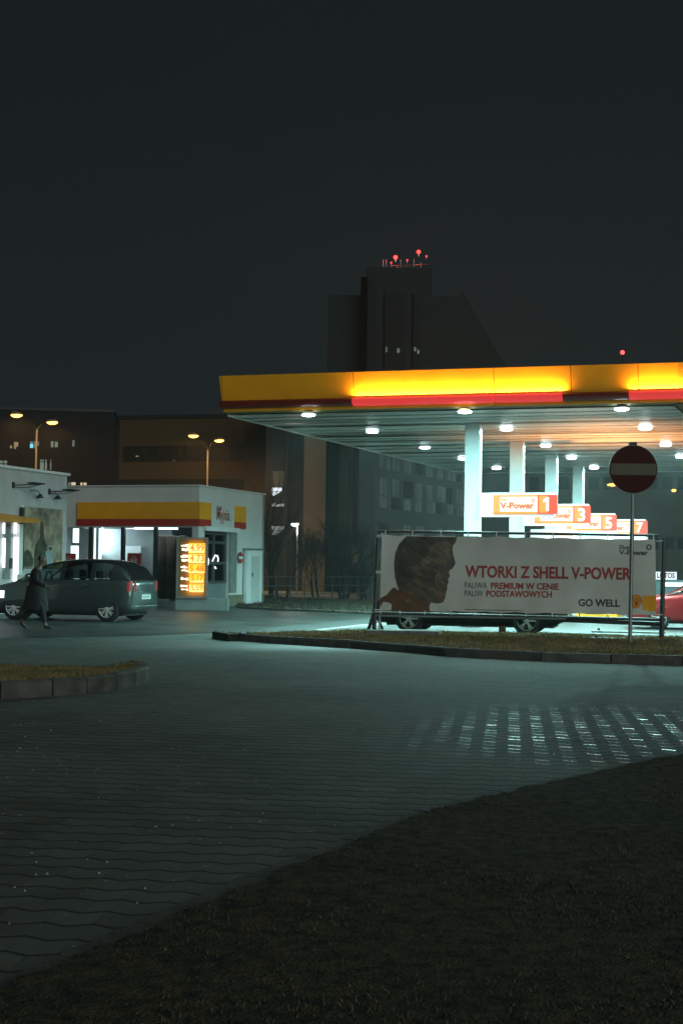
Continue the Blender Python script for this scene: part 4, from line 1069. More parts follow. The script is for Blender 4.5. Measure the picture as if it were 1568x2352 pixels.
    sheet(lambda u, v: topc(u, v), rng(sp['wsx'], sp['rwx'], 16), rng(-1, 1, 12), sp.get('roof_mat', paint), 'roof')
    sheet(lambda u, v: topc(u, v), rng(x0, sp['wsx'], 8), rng(-.96, .96, 10), M['car_glass'], 'windscreen')
    sheet(lambda u, v: topc(u, v), rng(sp['rwx'], x1, 8), rng(-.92, .92, 10), M['car_glass'], 'rear_window')
    for a, b in ((x0, sp['wsx']), (sp['rwx'], x1)):
        for s in (-1, 1): sheet(lambda u, v: topc(u, v, .003), rng(a, b, 8), [s*.92, s*1.0], sp.get('roof_mat', paint), 'pillar')
    for s in (-1, 1):
        sheet(lambda u, v: side(u, v, s, 0), rng(x0, x1, 30), [.90, 1.0], sp.get('roof_mat', paint), 'roof_rail')
        xp = x0
        for (a, b) in sp['win'] + [(x1, x1)]:
            if a - xp > .01: sheet(lambda u, v: side(u, v, s, .002), rng(xp, a, 4), rng(-.02, .92, 5), sp.get('pillar_mat', M['black']), 'pillar')
            if b > a: sheet(lambda u, v: side(u, v, s, -.006), rng(a, b, 6), rng(-.02, .92, 5), M['car_glass'], 'side_window')
            xp = b
        # door seams, handles, sill strip, mirror
        for xd in sp['seams']:
            pts = [(xd, s*(Wh*cr(wid,xd)*q + .003), z) for q, z in ((.955, cr(top,xd)-.05), (1.0, (cr(top,xd)+cr(bot,xd))/2), (.985, cr(bot,xd)+.2))]
            MB().path(pts, .007, 4).build('door_seam', M['black'], root)
        for xh in sp['handles']:
            zz = cr(top, xh) - .17; yy = s*(Wh*cr(wid, xh)*.975 + .01)
            MB().box(xh-.09, xh+.09, yy-.015, yy+.015, zz-.015, zz+.015).build('door_handle', sp.get('handle_mat', M['chrome']), root, bevel=.006)
        mx_ = sp['mirror']; yy = s*(Wh*cr(wid, mx_)*.93)
        MB().lathe([(0,-.09),(.07,-.07),(.09,0),(.07,.05),(0,.06)], 'X', (mx_, yy + s*.14, cr(top, mx_)+.09), 12).build('mirror', paint, root, smooth=True)
        MB().tube((mx_, yy-s*.02, cr(top,mx_)-.0), (mx_, yy+s*.1, cr(top,mx_)+.05), .02).build('mirror_arm', M['black'], root)
        for wx in sp['wheels']: make_wheel(root, wx, s*(Wh-.13), wr, s, sp.get('spokes', 7))
        # tail lights (on body corner) and head lights
        zt = cr(top, Ls-.12)
        def cornerpt(x, z, off=.006):
            T = cr(top, x); w_ = Wh*cr(wid, x); b = cr(bot, x); f_ = (z-b)/(T-b)
            pr = [(0,.86),(.08,.95),(.22,.985),(.45,1),(.62,.995),(.8,.975),(.94,.95),(1,.915)]
            for i in range(len(pr)-1):
                if pr[i][0] <= f_ <= pr[i+1][0]:
                    q = pr[i][1] + (pr[i+1][1]-pr[i][1])*(f_-pr[i][0])/(pr[i+1][0]-pr[i][0]); break
            else: q = .915
            return Vector((x, s*(w_*q + off), z))
        za, zb_ = sp['tail_z']
        sheet(lambda u, v: cornerpt(u, v), rng(Ls-sp['tail_len'], Ls-.03, 6), rng(za, zb_, 4), sp.get('tail_mat', M['tail_red']), 'tail_light')
        ya = Wh*cr(wid, Ls)*.95
        MB().box(Ls-.01, Ls+.012, s*ya-(.10 if s > 0 else 0), s*ya+(.10 if s < 0 else 0), za, zb_).build('tail_light', M['tail_red'], root, bevel=.01)
        za, zb_ = sp['head_z']
        sheet(lambda u, v: cornerpt(u, v), rng(.06, sp['head_len'], 6), rng(za, zb_, 4), sp.get('head_mat', M['plate']), 'headlight')
        ya = Wh*cr(wid, 0)*.95
        MB().box(-.015, .01, s*ya-(.35 if s > 0 else 0), s*ya+(.35 if s < 0 else 0), za, zb_).build('headlight', sp.get('head_mat', M['plate']), root, bevel=.01)
    MB().box(Ls-.005, Ls+.02, -.26, .26, sp['plate_z'], sp['plate_z']+.12).build('number_plate', M['plate'], root)
    text('plate_letters', 'WX 4187', .1, Matrix.Translation((Ls+.022, -.21, sp['plate_z']+.025)) @ FACEX, M['black'], root, bold=.001, ext=.001)
    MB().box(Ls-.01, Ls+.03, -Wh*.72, Wh*.72, sp['bump_z'], sp['bump_z']+.03).build('bumper_strip', M['chrome'], root, bevel=.008)
    for bx, z in ((x0+1.35, 1.25), (x0+2.25, 1.22)):
        for yy in (-.38, .38):
            sbm = MB().box(bx-.07, bx+.09, yy-.23, yy+.23, cr(top, bx)-.05, z-.1).build('seat_back', M['seat'], root, bevel=.05)
            MB().box(bx-.03, bx+.07, yy-.13, yy+.13, z-.08, z+.12).build('headrest', M['seat'], root, bevel=.04)
    MB().lathe([(.16,-.012),(.18,-.012),(.18,.012),(.16,.012),(.16,-.012)], 'X', (x0+.75, -.38, cr(top, x0+.75)+.04), 20).build('steering_wheel', M['black'], root)
    MB().box(.3, Ls-.3, -Wh*.8, Wh*.8, .16, .3).build('chassis', M['black'], root)
    return root
def paint(name, c, rough=.28, coat=.8, metal=.35): return mat(name, c, rough, metal, var=.04, scale=1.5, coat=coat)

mini = dict(L=4.40, W=1.86, r=.335, wheels=(.93, 3.70),
    top=[(0,.60),(.06,.74),(.25,.86),(.8,1.0),(1.15,1.07),(1.6,1.09),(3.0,1.11),(4.0,1.12),(4.25,1.10),(4.36,1.06),(4.40,1.0)],
    wid=[(0,.70),(.06,.80),(.25,.91),(.7,.985),(1.5,1.0),(3.4,1.0),(4.1,.97),(4.3,.91),(4.38,.84),(4.40,.8)],
    bot=[(0,.28),(.15,.22),(.8,.2),(3.8,.2),(4.25,.26),(4.40,.34)],
    roof=[(.95,1.07),(1.25,1.27),(1.65,1.49),(2.05,1.60),(2.7,1.665),(3.4,1.65),(3.85,1.60),(4.05,1.50),(4.24,1.27),(4.32,1.09)],
    rw=[(.95,.90),(1.65,.72),(2.2,.68),(3.4,.68),(3.95,.66),(4.32,.80)], wsx=2.0, rwx=3.88,
    win=[(1.12,1.52),(1.60,2.28),(2.42,3.18),(3.30,3.76)], seams=(1.45,2.36,3.24), handles=(2.2,3.1), mirror=1.42,
    tail_z=(.82,1.08), tail_len=.15, head_z=(.58,.78), head_len=.65, plate_z=.60, bump_z=.40, spokes=7)
M['mini_paint'] = paint('dark_teal_paint', (.06,.08,.075), rough=.16, coat=1.0)
prw = at_h(244, 1429); pfw = at_h(27, 1423)
# near-side rear tyre foot is at prw; the car lies along the axis between its two tyre feet
ang = math.atan2(prw.y - pfw.y, prw.x - pfw.x)
ex = Vector((math.cos(ang), math.sin(ang), 0)); ey = Vector((-math.sin(ang), math.cos(ang), 0))
ang = -A*0.92; ex = Vector((math.cos(ang), math.sin(ang), 0)); ey = Vector((-math.sin(ang), math.cos(ang), 0))
o_ = prw - ex*3.70 + ey*(.93 - .13 + .1)
M['head_lit'] = emis('headlamp', (.8,.95,1.0), 2.0)
mini['head_mat'] = M['head_lit']; mini['roof_mat'] = paint('black_roof', (.012,.013,.013))
mv = car('minivan', 'dark grey green minivan seen from its tail with a person walking past its bonnet', 'car', tuple(o_), ang, mini, M['mini_paint'])
yel = MB()
def spt(t):   # unused; the amber reflection on the hatch edge is not drawn
    return t

hatch = dict(L=4.2, W=1.74, r=.305, wheels=(.82, 3.36),
    top=[(0,.55),(.06,.66),(.3,.78),(1.0,.9),(1.5,.94),(3.6,.97),(4.05,.95),(4.17,.88),(4.2,.8)],
    wid=[(0,.72),(.06,.82),(.3,.93),(.8,.99),(1.6,1.0),(3.3,1.0),(3.9,.95),(4.15,.86),(4.2,.8)],
    bot=[(0,.28),(.2,.2),(3.8,.2),(4.2,.32)],
    roof=[(1.05,.94),(1.5,1.17),(1.9,1.35),(2.4,1.42),(3.2,1.41),(3.6,1.33),(3.95,1.1),(4.08,.96)],
    rw=[(1.05,.9),(1.9,.7),(3.3,.68),(4.08,.8)], wsx=1.9, rwx=3.55,
    win=[(1.3,1.6),(1.68,2.4),(2.5,3.2)], seams=(1.5,2.45,3.2), handles=(2.3,3.05), mirror=1.55,
    tail_z=(.62,.9), tail_len=.25, head_z=(.5,.68), head_len=.5, plate_z=.5, bump_z=.38, spokes=5)
# black car parked behind the banner, its two wheels show below it
b1 = at_y(938, 1434, 31.2); b2 = at_y(1209, 1438, 30.6)
ang2 = math.atan2(b2.y - b1.y, b2.x - b1.x)
k_ = (b2 - b1).length / (3.36 - .82)
e2_ = Vector((math.cos(ang2), math.sin(ang2), 0)); n2_ = Vector((-math.sin(ang2), math.cos(ang2), 0))
o_ = Vector((b1.x, b1.y, 0)) - e2_ * .82 * k_ + n2_ * .87
M['black_paint'] = paint('black_paint', (.012,.013,.014))
bk = car('parked_car', 'black hatchback hidden behind the banner, only its wheels and sills showing', 'car', (o_.x, o_.y, .1), ang2, hatch, M['black_paint'])
bk.scale = (k_, k_, k_)
for ch in bk.children:
    if ch.name.startswith('headlight') : ch.data.materials[0] = M['car_glass']
# red car at the right edge
rw_ = at_y(1520, 1420, 37.0)
M['red_paint'] = paint('red_paint', (.42,.02,.025))
hatch2 = dict(hatch); hatch2['head_mat'] = mat('amber_lens', (.6,.3,.03), .2)
rc = car('parked_car', 'red car with silver wheel nosing out at the right edge behind the banner post', 'car', (rw_.x-.72, rw_.y+.87, 0), -A*.7, hatch2, M['red_paint'])
# dark estate peeping in at the left edge
M['green_paint'] = paint('dark_green_paint', (.02,.035,.03))
q = at_h(14, 1412)
dk = car('parked_car', 'dark green car tail cut by the left edge, just beyond the minivan bonnet', 'car', (q.x - 4.2, q.y + 4.2, 0), -A*.2, hatch, M['green_paint'])

# ------------------------------------------------------------------ person walking
def skin(name, chains, m, parent=None, lvl=2):
    vs = []; es = []; rs = []; key = {}
    for ch in chains:
        prev = None
        for (p, r_) in ch:
            k = tuple(round(c, 3) for c in p)
            if k not in key: key[k] = len(vs); vs.append(p); rs.append(r_)
            i = key[k]
            if prev is not None and prev != i: es.append((prev, i))
            prev = i
    me = bpy.data.meshes.new(name); me.from_pydata(vs, es, []); me.update()
    o = bpy.data.objects.new(name, me); COL.objects.link(o)
    md = o.modifiers.new('skin', 'SKIN'); md.use_smooth_shade = True
    for i, r_ in enumerate(rs):
        sv = me.skin_vertices[0].data[i]; sv.radius = r_ if isinstance(r_, tuple) else (r_, r_); sv.use_root = (i == 0)
    sb = o.modifiers.new('sub', 'SUBSURF'); sb.levels = lvl; sb.render_levels = lvl
    bpy.context.view_layer.update()
    m2 = bpy.data.meshes.new_from_object(o.evaluated_get(bpy.context.evaluated_depsgraph_get()))
    bpy.data.objects.remove(o); m2.name = name; m2.materials.clear(); m2.materials.append(m)
    o = bpy.data.objects.new(name, m2); COL.objects.link(o)
    for p in m2.polygons: p.use_smooth = True
    if parent: o.parent = parent
    return o
pf = at_h(78, 1445)
M['skin'] = mat('skin', (.13,.075,.05), .6, var=.08)
M['coat'] = mat('coat', (.010,.011,.010), .9, var=.25, scale=9, bump=.3, bscale=20)
M['trousers'] = mat('trousers', (.012,.013,.014), .9, var=.2)
ppl = empty('person', (pf.x, pf.y, 0), 0, 'person in a dark knee length coat striding past the minivan with one arm forward', 'person')
bodych = [
 [((0,0,.90),.11), ((.02,0,1.05),.11), ((.05,0,1.22),.11), ((.085,0,1.37),.09), ((.11,0,1.45),.06), ((.135,0,1.50),.052), ((.15,0,1.56),.078), ((.155,0,1.63),.085), ((.15,0,1.69),.06)],
 [((.155,0,1.63),.085), ((.215,0,1.60),.04)],
 [((.085,0,1.37),.09), ((.075,-.17,1.35),.05), ((.06,-.22,1.10),.05), ((.28,-.22,1.0),.036), ((.33,-.215,.985),.03)],
 [((.085,0,1.37),.09), ((.075,.17,1.35),.05), ((-.05,.22,1.10),.05), ((-.02,.22,.86),.036), ((.0,.22,.82),.03)],
 [((0,0,.90),.11), ((.03,-.10,.84),.085), ((.20,-.10,.47),.065), ((.27,-.10,.11),.042), ((.33,-.10,.05),.04), ((.43,-.10,.035),.03)],
 [((0,0,.90),.11), ((.0,.10,.84),.085), ((-.06,.10,.46),.065), ((-.30,.10,.17),.042), ((-.30,.10,.10),.04), ((-.22,.10,.035),.03)],
]
skin('body', bodych, M['skin'], ppl)
# hands with five fingers
for (hx, hy, hz, s, dn) in ((.36,-.215,.98,-1,(.9,-.25)), (.01,.22,.78,1,(.2,-1))):
    dvx = Vector((dn[0],0,dn[1])).normalized(); up = Vector((-dvx.z,0,dvx.x)); c = Vector((hx,hy,hz))
    ch = [[(tuple(c - dvx*.03), .026), (tuple(c + dvx*.03), .034), (tuple(c + dvx*.055), .026)]]
    for k in range(4):
        b = c + dvx*.055 + Vector((0, (k-1.5)*.019, 0)); ln = (.065,.075,.07,.055)[k]
        ch.append([(tuple(c + dvx*.055), .026), (tuple(b + dvx*.012), .010), (tuple(b + dvx*ln*.6 - up*.008), .009), (tuple(b + dvx*ln - up*.03), .008)])
    ch.append([(tuple(c + dvx*.0), .03), (tuple(c + dvx*.02 + Vector((0,.035*s,.01))), .012), (tuple(c + dvx*.06 + Vector((0,.045*s,-.005))), .009)])
    skin('hand', ch, M['skin'], ppl, 1)
skin('coat', [
 [((.0,0,.80),(.21,.17)), ((.01,0,.92),(.20,.175)), ((.025,0,1.06),(.20,.17)), ((.05,0,1.22),(.21,.175)), ((.08,0,1.36),(.18,.15)), ((.10,0,1.44),(.10,.10))],
 [((.08,0,1.36),(.15,.13)), ((.07,-.17,1.34),.09), ((.06,-.225,1.12),.072), ((.27,-.22,1.01),.055), ((.31,-.217,.995),.045)],
 [((.08,0,1.36),(.15,.13)), ((.07,.17,1.34),.09), ((-.05,.225,1.12),.072), ((-.02,.22,.90),.055), ((-.01,.22,.85),.045)]], M['coat'], ppl)
# coat skirt
mb = MB(); nn = 28; rows_ = [(.98,.21,.02),(.82,.24,.02),(.62,.27,.03),(.44,.30,.02)]
for k, (z, r_, x) in enumerate(rows_):
    for i in range(nn):
        a_ = 2*math.pi*i/nn; rr_ = r_*(1+.05*math.sin(a_*5+k)); mb.v.append((x + rr_*math.cos(a_), rr_*.72*math.sin(a_), z + .015*math.sin(a_*3)))
for k in range(len(rows_)-1):
    for i in range(nn): mb.f.append((k*nn+i, k*nn+(i+1)%nn, (k+1)*nn+(i+1)%nn, (k+1)*nn+i))
mb.build('coat_skirt', M['coat'], ppl, smooth=True, fix=False)
skin('trousers', [[((0,0,.86),.12), ((.03,-.10,.80),.105), ((.20,-.10,.47),.078), ((.265,-.10,.13),.062)], [((0,0,.86),.12), ((.0,.10,.80),.105), ((-.06,.10,.46),.078), ((-.29,.10,.19),.062)]], M['trousers'], ppl)
skin('shoe', [[((.255,-.10,.09),.05), ((.29,-.10,.06),.05), ((.38,-.10,.045),.042), ((.45,-.10,.04),.034)]], M['black'], ppl, 1)
skin('shoe', [[((-.33,.10,.17),.05), ((-.30,.10,.11),.05), ((-.25,.10,.06),.042), ((-.19,.10,.035),.032)]], M['black'], ppl, 1)
skin('hair', [[((.10,0,1.60),.055), ((.105,0,1.66),.075), ((.14,0,1.705),.07), ((.185,0,1.70),.045)], [((.105,0,1.66),.075), ((.10,-.05,1.63),.04)], [((.105,0,1.66),.075), ((.10,.05,1.63),.04)]], M['black'], ppl, 1)
for s in (-1, 1):
    MB().lathe([(0,.012),(.011,.006),(.012,0),(0,-.006)], 'Y', (.222, s*.03, 1.625), 8).build('eye', M['black'], ppl, smooth=True)
    MB().lathe([(0,-.02),(.02,-.01),(.028,0),(.015,.012),(0,.008)], 'Y', (.150, s*.083, 1.615), 10).build('ear', M['skin'], ppl, smooth=True)
MB().add([(.232,-.014,1.585),(.232,.014,1.585),(.256,0,1.588),(.236,0,1.625)], [(0,1,2),(0,2,3),(1,3,2),(0,3,1)]).build('nose', M['skin'], ppl)
MB().box(.222,.236,-.022,.022,1.560,1.567).build('mouth', mat('lips', (.15,.05,.045), .6), ppl)

# ------------------------------------------------------------------ street lamps
M['sodium'] = emis('sodium_lens', (1.0, 0.36, 0.06), 9)
M['pole'] = mat('lamp_pole', (.13,.12,.10), .6, var=.1)
def double_lamp(pole_px, top_py, heads, label, Y, Ys):
    p = at_y(pole_px, 1300, Y); p.z = 0; top_ = at_y(pole_px, top_py, Y)
    r_ = empty('street_lamp', (p.x, p.y, 0), 0, label, 'street lamp', 'tall two armed sodium street lamps')
    MB().tube((0,0,0), (0,0,top_.z), .07, .05, 10).build('pole', M['pole'], r_, smooth='auto')
    for (px, py), yy in zip(heads, Ys):
        h = at_y(px, py, yy) - p; tz = top_.z
        d = Vector((h.x, h.y, 0))
        MB().path([(0,0,tz), (h.x*.25,h.y*.25,tz+(h.z-tz)*.62), (h.x*.6,h.y*.6,tz+(h.z-tz)*.98), (h.x*.95,h.y*.95,h.z+.06)], .03, 8).build('arm', M['dark_metal'], r_, smooth='auto')
        u = d.normalized(); s_ = Vector((-u.y, u.x, 0))
        hb = MB().hexa([Vector(h)-u*.45-s_*.13+Vector((0,0,.03)), Vector(h)+u*.35-s_*.17+Vector((0,0,.03)), Vector(h)+u*.35+s_*.17+Vector((0,0,.03)), Vector(h)-u*.45+s_*.13+Vector((0,0,.03))],
                       [Vector(h)-u*.4-s_*.08+Vector((0,0,.14)), Vector(h)+u*.25-s_*.12+Vector((0,0,.2)), Vector(h)+u*.25+s_*.12+Vector((0,0,.2)), Vector(h)-u*.4+s_*.08+Vector((0,0,.14))]).build('lamp_head', M['grey_metal'], r_, bevel=.03)
        lm = MB().lathe([(0,-.09),(.14,-.07),(.24,-.02),(.24,.02),(0,.02)], 'Z', (0,0,0), 16)
        lo = lm.build('lens', M['sodium'], hb, smooth=True); lo.location = h; lo.scale = (1.2, .7, 1.4)
        area('sodium_light', tuple(Vector(h) + Vector((0,0,-.2))), (0,0,0), .4, .4, 420, (1.0, .52, .16), r_, 'DISK')
double_lamp(78, 985, ((38,953.5),(120,970)), 'two armed orange street lamp behind the shop at the left edge', 74, (72, 75.6))
double_lamp(473, 1034, ((444,1001),(503,1011.5)), 'two armed orange street lamp rising behind the car wash roof', 84, (82.5, 85.5))
# small white lamp
p = at_y(682, 1290, 78); h = at_y(678, 1203, 78) - p; top_ = at_y(682, 1203, 78)
r_ = empty('street_lamp', (p.x, p.y, 0), 0, 'short white glowing path lamp between the bare trees', 'street lamp')
MB().tube((0,0,0), (0,0,top_.z), .05, .04, 8).build('pole', M['grey_metal'], r_)
hd = MB().box(-.35,.12,-.12,.12,top_.z-.02,top_.z+.1).build('lamp_head', M['grey_metal'], r_, bevel=.03)
MB().lathe([(0,-.14),(.16,-.08),(.2,0),(0,.0)], 'Z', (-.15,0,top_.z-.02), 12).build('lens', emis('white_lens', (.85,.93,1), 30), hd, smooth=True)
point('path_lamp_light', (p.x-.15, p.y-.1, top_.z-.4), 260, (1.0,.9,.72), .15)

# ------------------------------------------------------------------ background buildings
def bmat(n_, c, **k): return mat(n_, c, .85, var=k.pop('var', .12), scale=k.pop('scale', .4), **k)
def frame_pt(px, py, Y): return at_y(px, py, Y)
def block(name, label, xl, xr, ytop, Yl, Yr, depth, m, group=None, cat='building'):
    a = at_y(xl, ytop, Yl); b = at_y(xr, ytop, Yr); ang = math.atan2(b.y-a.y, b.x-a.x); W_ = math.hypot(b.x-a.x, b.y-a.y)
    r_ = empty(name, (a.x, a.y, 0), ang, label, cat, group)
    Hh = a.z
    MB().box(0, W_, 0, depth, 0, Hh).build('wall', m, r_)
    MB().box(-.1, W_+.1, -.1, depth+.1, Hh, Hh+.25).build('roof', M['dark_metal'], r_)
    def loc(px, py):
        d = ray(px, py); u = Vector((math.cos(ang), math.sin(ang), 0)); n_ = Vector((-u.y, u.x, 0)); o = Vector((a.x, a.y, 0)); c = Vector((0,0,HC))
        t = (o - c).dot(n_) / d.dot(n_); p = c + d*t; return ((p-o).dot(u), p.z)
    def part(nm, xa, xb, ya, yb2, mm, d0=-.05, d1=-.002, par=None):
        p_, q_ = loc(xa, ya), loc(xb, yb2)
        return MB().box(p_[0], q_[0], d0, d1, q_[1], p_[1]).build(nm, mm, par or r_)
    return r_, loc, part, Hh
# far dark building with a few lit windows
r1, loc1, part1, _ = block('office_building', 'nearly black long building with a few small lit windows behind the shop', -200, 262, 936, 120, 122, 20, bmat('near_black_wall', (.010,.011,.011)))
M['w_green'] = emis('window_green', (.30,.42,.28), .32); M['w_amber'] = emis('window_amber', (.55,.34,.10), .42); M['w_cyan'] = emis('window_cyan', (.2,.8,1.0), 1.0)
M['w_cream'] = emis('window_cream', (.85,.68,.42), .75); M['w_teal'] = emis('window_teal', (.16,.24,.22), .35)
M['w_dark'] = mat('window_dark', (.02,.025,.025), .2)
def C1(x): return x * .4028
def Cy(y): return 861.2 + y * .4028
def lit(part, x0, x1, y0, y1, m): 
    w_ = part('window', C1(x0), C1(x1), Cy(y0), Cy(y1), M[m]); return w_
for a_ in ((57,68,402,418,'w_amber'),(80,103,382,408,'w_amber'),(81,92,408,421,'w_amber'),(172,188,392,416,'w_cyan'),(192,208,378,416,'w_teal'),(209,222,378,404,'w_teal'),(172,186,378,390,'w_teal'),
           (291,304,378,412,'w_green'),(313,329,381,412,'w_green'),(413,424,372,408,'w_teal'),(0,15,488,504,'w_green'),(0,15,508,524,'w_teal'),(22,40,488,504,'w_green'),(22,40,508,526,'w_teal'),
           (229,249,483,492,'w_green'),(229,249,497,541,'w_green'),(257,266,483,492,'w_green'),(257,267,497,541,'w_green'),(287,292,484,492,'w_amber'),(287,292,497,541,'w_green'),
           (388,403,612,629,'w_teal'),(407,431,612,629,'w_cream'),(459,470,614,629,'w_cream'),(477,493,614,629,'w_cream')): lit(part1, *a_)
# roof shed of it
# brown building
r2, loc2, part2, _ = block('office_building', 'broad brown rendered building with one dark window band, behind the car wash', 275, 640, 963, 95, 92, 16, bmat('brown_wall', (.080,.052,.022), scale=.15))
bd = part2('window_band', 284, 556, 1025, 1058, M['w_dark'])
for x in range(300, 556, 32): part2('mullion', x, x+1.5, 1025, 1058, M['black'], -.09, -.052, bd)
part2('window_band', 275, 560, 1101, 1130, M['w_dark'])
part2('window', C1(776), C1(790), Cy(460), Cy(467), M['w_amber'], -.08, -.051); part2('window', C1(985), C1(998), Cy(485), Cy(491), M['w_teal'])
# glazed stair tower
def K(x): return 545 + x * .2197
def Ky(y): return 1004.7 + y * .2197
r3, loc3, part3, _ = block('stair_tower', 'dark glazed stair tower with bright landings beside the brown building', 612, 700, 930, 86, 86, 8, bmat('dark_glazing', (.02,.024,.024), scale=1))
part3('pale_panel', K(345), K(498), Ky(350), Ky(515), bmat('pale_panel', (.12,.13,.12)))
M['w_bright'] = emis('window_white', (.75,.85,.95), 1.3)
lt = part3('window', K(355), K(463), Ky(524), Ky(610), M['w_bright'])
part3('transom', K(355), K(463), Ky(563), Ky(570), M['black'], -.09, -.052, lt)
def spoly(nm, pts, m, d0=-.1):
    mb = MB(); q = [loc3(K(a_), Ky(b_)) for a_, b_ in pts]; mb.prism_y(q, d0, -.052); return mb.build(nm, m, r3)
spoly('stair', [(380,612),(490,545),(690,420),(690,470),(470,640),(380,690),(355,700)], M['black'])
part3('window', K(355), K(495), Ky(650), Ky(722), emis('window_dapple', (.6,.66,.66), .5), -.05, -.01)
spoly('stair', [(350,640),(495,655),(495,690),(430,700),(400,715),(385,655),(360,690)], M['black'], -.12)
lt = part3('window', K(350), K(490), Ky(928), Ky(1020), emis('window_dim', (.6,.68,.72), .55))
part3('transom', K(350), K(490), Ky(968), Ky(975), M['black'], -.09, -.052, lt)
spoly('stair', [(690,830),(690,900),(440,1130),(340,1170),(340,1140),(400,1100),(405,1020),(490,960)], M['black'])
for x_ in (340, 500, 690): part3('post', K(x_), K(x_+9), Ky(10), Ky(1600), M['black'], -.16, -.122)
# brown pier and the dark block beside it
r4, loc4, part4, _ = block('concrete_tower', 'tall brown concrete pier lit warm at its foot by the path lamp', 700, 750, 900, 84, 84, 6, bmat('pier_wall', (.20,.14,.075), scale=.3))
r5, loc5, part5, _ = block('office_building', 'dark stepped block between the brown pier and the windowed facade', 750, 866, 900, 88, 82, 10, bmat('dark_block', (.035,.042,.038)))
part5('pilaster', 795, 811, 905, 1255, bmat('pilaster', (.07,.08,.07)), -.4, -.002)
part5('dark_strip', 812, 828, 905, 1252, M['w_dark'], -.06, -.002)  # dark slab standing slightly proud of the wall
part5('low_wall', 794, 866, 1255, 1293, bmat('lowwall', (.10,.11,.10)), -.5, -.002)
part5('gate', 794, 824, 1281, 1375, M['black'], -.7, -.501)
# facade with windows running away
a = at_y(862, 1000, 72); ang6 = R(90 - 24.9)
r6 = empty('office_building', (a.x, a.y, 0), ang6, 'long teal shadowed facade with rows of paired windows, seen through under the roof', 'building')
MB().box(0, 34, 0, .9, 0, 10.3).build('wall', bmat('facade_wall', (.070,.098,.090)), r6)
MB().box(-.1, 34.1, -.2, 1.1, 10.3, 10.6).build('roof', M['dark_metal'], r6)
M['fac_win'] = mat('facade_window', (.20,.26,.25), .3, var=.3, scale=.6)
M['fac_frame'] = mat('facade_frame', (.03,.035,.035), .6)
def facw(x0, z0, z1, w_, m):
    f_ = MB().box(x0, x0+w_, -.06, -.002, z0, z1).build('window', m, r6)
for zr, (z0, z1) in enumerate(((6.55, 7.5), (5.2, 6.1), (4.55, 5.15), (3.1, 3.75), (2.0, 2.6))):
    for k in range(13):
        x = .55 + k * 1.62
        if zr == 3 and k % 3 == 1: continue
        for dx in ((0, .50) if (k + zr) % 3 else (0, .45, .9)):
            facw(x + dx, z0, z1, .36, M['fac_win'] if (k + zr) % 4 != 3 else M['fac_frame'])
# right hand building beyond the canopy
r7, loc7, part7, _ = block('office_building', 'dark brown and teal building closing the view behind the columns', 1060, 1740, 1040, 92, 84, 14, bmat('back_wall', (.10,.10,.08), scale=.2))
part7('cornice', 1060, 1740, 1192, 1232, bmat('cornice', (.10,.095,.07)), -.3, -.002)
for x in range(1080, 1700, 34): part7('window', x, x+24, 1236, 1262, M['w_dark'])
for x in range(1080, 1700, 34): part7('window', x, x+22, 1096, 1124, M['w_dark'])
for xx, yy, nm in ((1406,1114,'small orange lamp on the back building, just left of the no entry disc'), (1547,1127,'tiny orange lamp on the back building at the right edge')):
    q_ = at_y(xx, yy, 82.5); o = MB().lathe([(0,-.12),(.16,-.06),(.2,.04),(.1,.12),(0,.13)], 'Z', (0,0,0), 12).build('wall_light', emis('orange_dot', (1,.5,.08), 3), None, smooth=True)
    o.location = q_; o.scale = (1.6 if xx < 1500 else .7, 1, .7); tag(o, nm, 'lamp', 'small orange lamps on the back building')

# high-rise
TY = 260.0
tw = at_y(745, 1300, TY)
rt = empty('tower_block', (tw.x, tw.y, 0), 0, 'huge unlit high rise rising into the night with red warning lights on top', 'tower')
def tx(px): return at_y(px, 1300, TY).x - tw.x
def tz(py): return at_y(850, py, TY).z
m_t = bmat('tower_wall', (.012,.020,.022), scale=.02); m_t2 = bmat('tower_wall_dark', (.006,.010,.011), scale=.02)
MB().box(tx(745), tx(1062), 4, 40, 0, tz(668)).build('wall', m_t, rt)
MB().box(tx(835), tx(985), 0, 40, 0, tz(613)).build('wall', m_t, rt)
MB().prism_y([(tx(1062), 0), (tx(1200), 0), (tx(1200), tz(880)), (tx(1062), tz(652))], 6, 40).build('sloping_wing', m_t, rt)
for xa, xb, yt in ((837,857,640),(877,923,672),(943,962,672)): MB().box(tx(xa), tx(xb), -.5, -.01, 0, tz(yt)).build('shaded_bay', m_t2, rt)  # deep recesses as darker strips, their shade put into the colour
MB().box(tx(822), tx(835), 3, 20, 0, tz(628)).build('wall', m_t2, rt)
for xa, xb, ya, yb2, m in ((880,883,797,809,'w_teal'),(906,912,800,810,'w_teal'),(945,950,797,806,'w_teal'),(953,957,803,812,'w_green')):
    MB().box(tx(xa), tx(xb), -.6, -.51, tz(yb2), tz(ya)).build('window', M[m], rt)
mb = MB()
for xx in (873, 880, 893, 905, 914, 931, 945, 961, 975): mb.tube((tx(xx),3,tz(614)), (tx(xx),3,tz(random.uniform(584,606))), .06, None, 5)
mb.tube((tx(868),3,tz(603)), (tx(980),3,tz(597)), .1, None, 5); mb.tube((tx(880),3,tz(609)), (tx(950),3,tz(600)), .08, None, 5)
mb.build('roof_mast', M['steel'], rt)
M['beacon'] = emis('beacon', (1.0, .022, .018), 7); M['beacon_small'] = emis('beacon_small', (1.0, .05, .05), 1.2)
